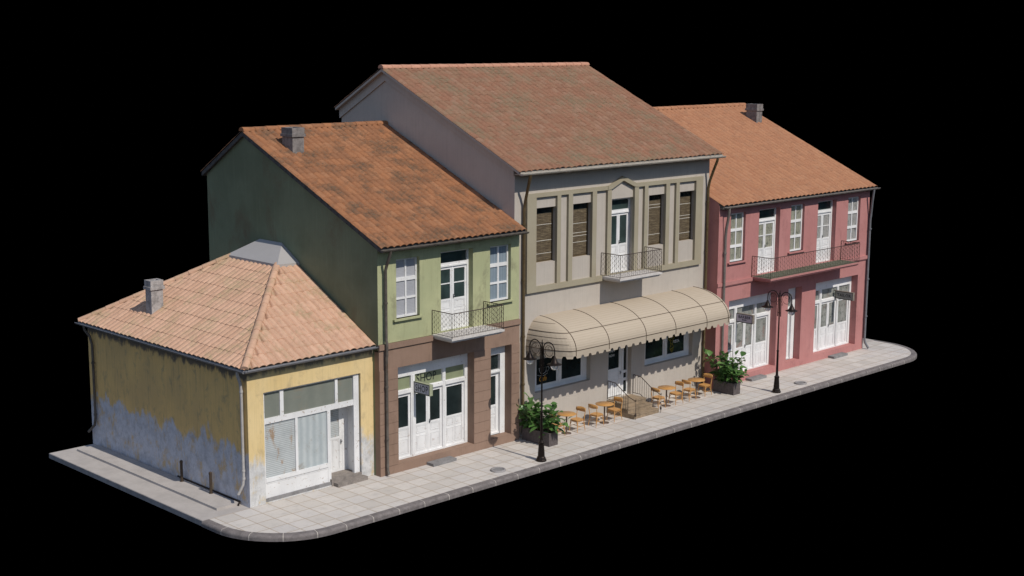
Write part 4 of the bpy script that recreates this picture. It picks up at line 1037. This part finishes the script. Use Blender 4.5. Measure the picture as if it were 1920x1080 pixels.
# ================================================================== LIGHT, WORLD, CAMERA
EL=math.radians(46.8)
sd=bpy.data.lights.new('sun','SUN'); sd.energy=3.5; sd.angle=math.radians(.5); sd.color=(1.0,.95,.88)
so=bpy.data.objects.new('sun',sd); COL.objects.link(so)
dirv=Vector((-.004,cos(EL),-sin(EL))); so.rotation_euler=dirv.to_track_quat('-Z','Y').to_euler(); so.location=(10,-30,30)
w=bpy.data.worlds.new('World'); scene.world=w; w.use_nodes=True; nt_=w.node_tree
bg=nt_.nodes['Background']; sky=nt_.nodes.new('ShaderNodeTexSky'); sky.sky_type='NISHITA'; sky.sun_disc=False; sky.sun_elevation=EL; sky.sun_rotation=PI; sky.dust_density=.3; sky.ozone_density=3.5; sky.air_density=1.0
tc=nt_.nodes.new('ShaderNodeTexCoord'); sp=nt_.nodes.new('ShaderNodeSeparateXYZ'); nt_.links.new(tc.outputs['Generated'],sp.inputs[0])
mr=nt_.nodes.new('ShaderNodeMapRange'); mr.inputs[1].default_value=.07; mr.inputs[2].default_value=.12; nt_.links.new(sp.outputs[2],mr.inputs[0])
mx=nt_.nodes.new('ShaderNodeMix'); mx.data_type='RGBA'; nt_.links.new(mr.outputs[0],mx.inputs[0]); mx.inputs[6].default_value=(0,0,0,1); nt_.links.new(sky.outputs[0],mx.inputs[7])
# added fill: sky multiplied warmer and brighter toward -X for the shaded side walls
mg=nt_.nodes.new('ShaderNodeMapRange'); mg.interpolation_type='SMOOTHSTEP'; mg.inputs[1].default_value=.15; mg.inputs[2].default_value=-.9; nt_.links.new(sp.outputs[0],mg.inputs[0])
mt=nt_.nodes.new('ShaderNodeMix'); mt.data_type='RGBA'; nt_.links.new(mg.outputs[0],mt.inputs[0]); mt.inputs[6].default_value=(1,1,1,1); mt.inputs[7].default_value=(2.6,2.05,1.75,1)
mm=nt_.nodes.new('ShaderNodeMix'); mm.data_type='RGBA'; mm.blend_type='MULTIPLY'; mm.inputs[0].default_value=1; nt_.links.new(mx.outputs[2],mm.inputs[6]); nt_.links.new(mt.outputs[2],mm.inputs[7])
nt_.links.new(mm.outputs[2],bg.inputs[0]); bg.inputs[1].default_value=.084
cam=bpy.data.cameras.new('camera'); co=bpy.data.objects.new('camera',cam); COL.objects.link(co); scene.camera=co
cam.sensor_width=36; cam.lens=50; cam.clip_end=500; cam.clip_start=.5
p,yw,r=-.1752,.7782,.0048
fw=Vector((sin(yw)*cos(p),cos(yw)*cos(p),sin(p))); rt=Vector((cos(yw),-sin(yw),0)); up=rt.cross(fw)
rt2=rt*cos(r)+up*sin(r); up2=-rt*sin(r)+up*cos(r)
co.matrix_world=Matrix(((rt2.x,up2.x,-fw.x,-24.2542),(rt2.y,up2.y,-fw.y,-36.2937),(rt2.z,up2.z,-fw.z,14.6705),(0,0,0,1)))
scene.view_settings.view_transform='Standard'; scene.view_settings.look='None'; scene.view_settings.exposure=0; scene.view_settings.gamma=1
scene.cycles.max_bounces=6
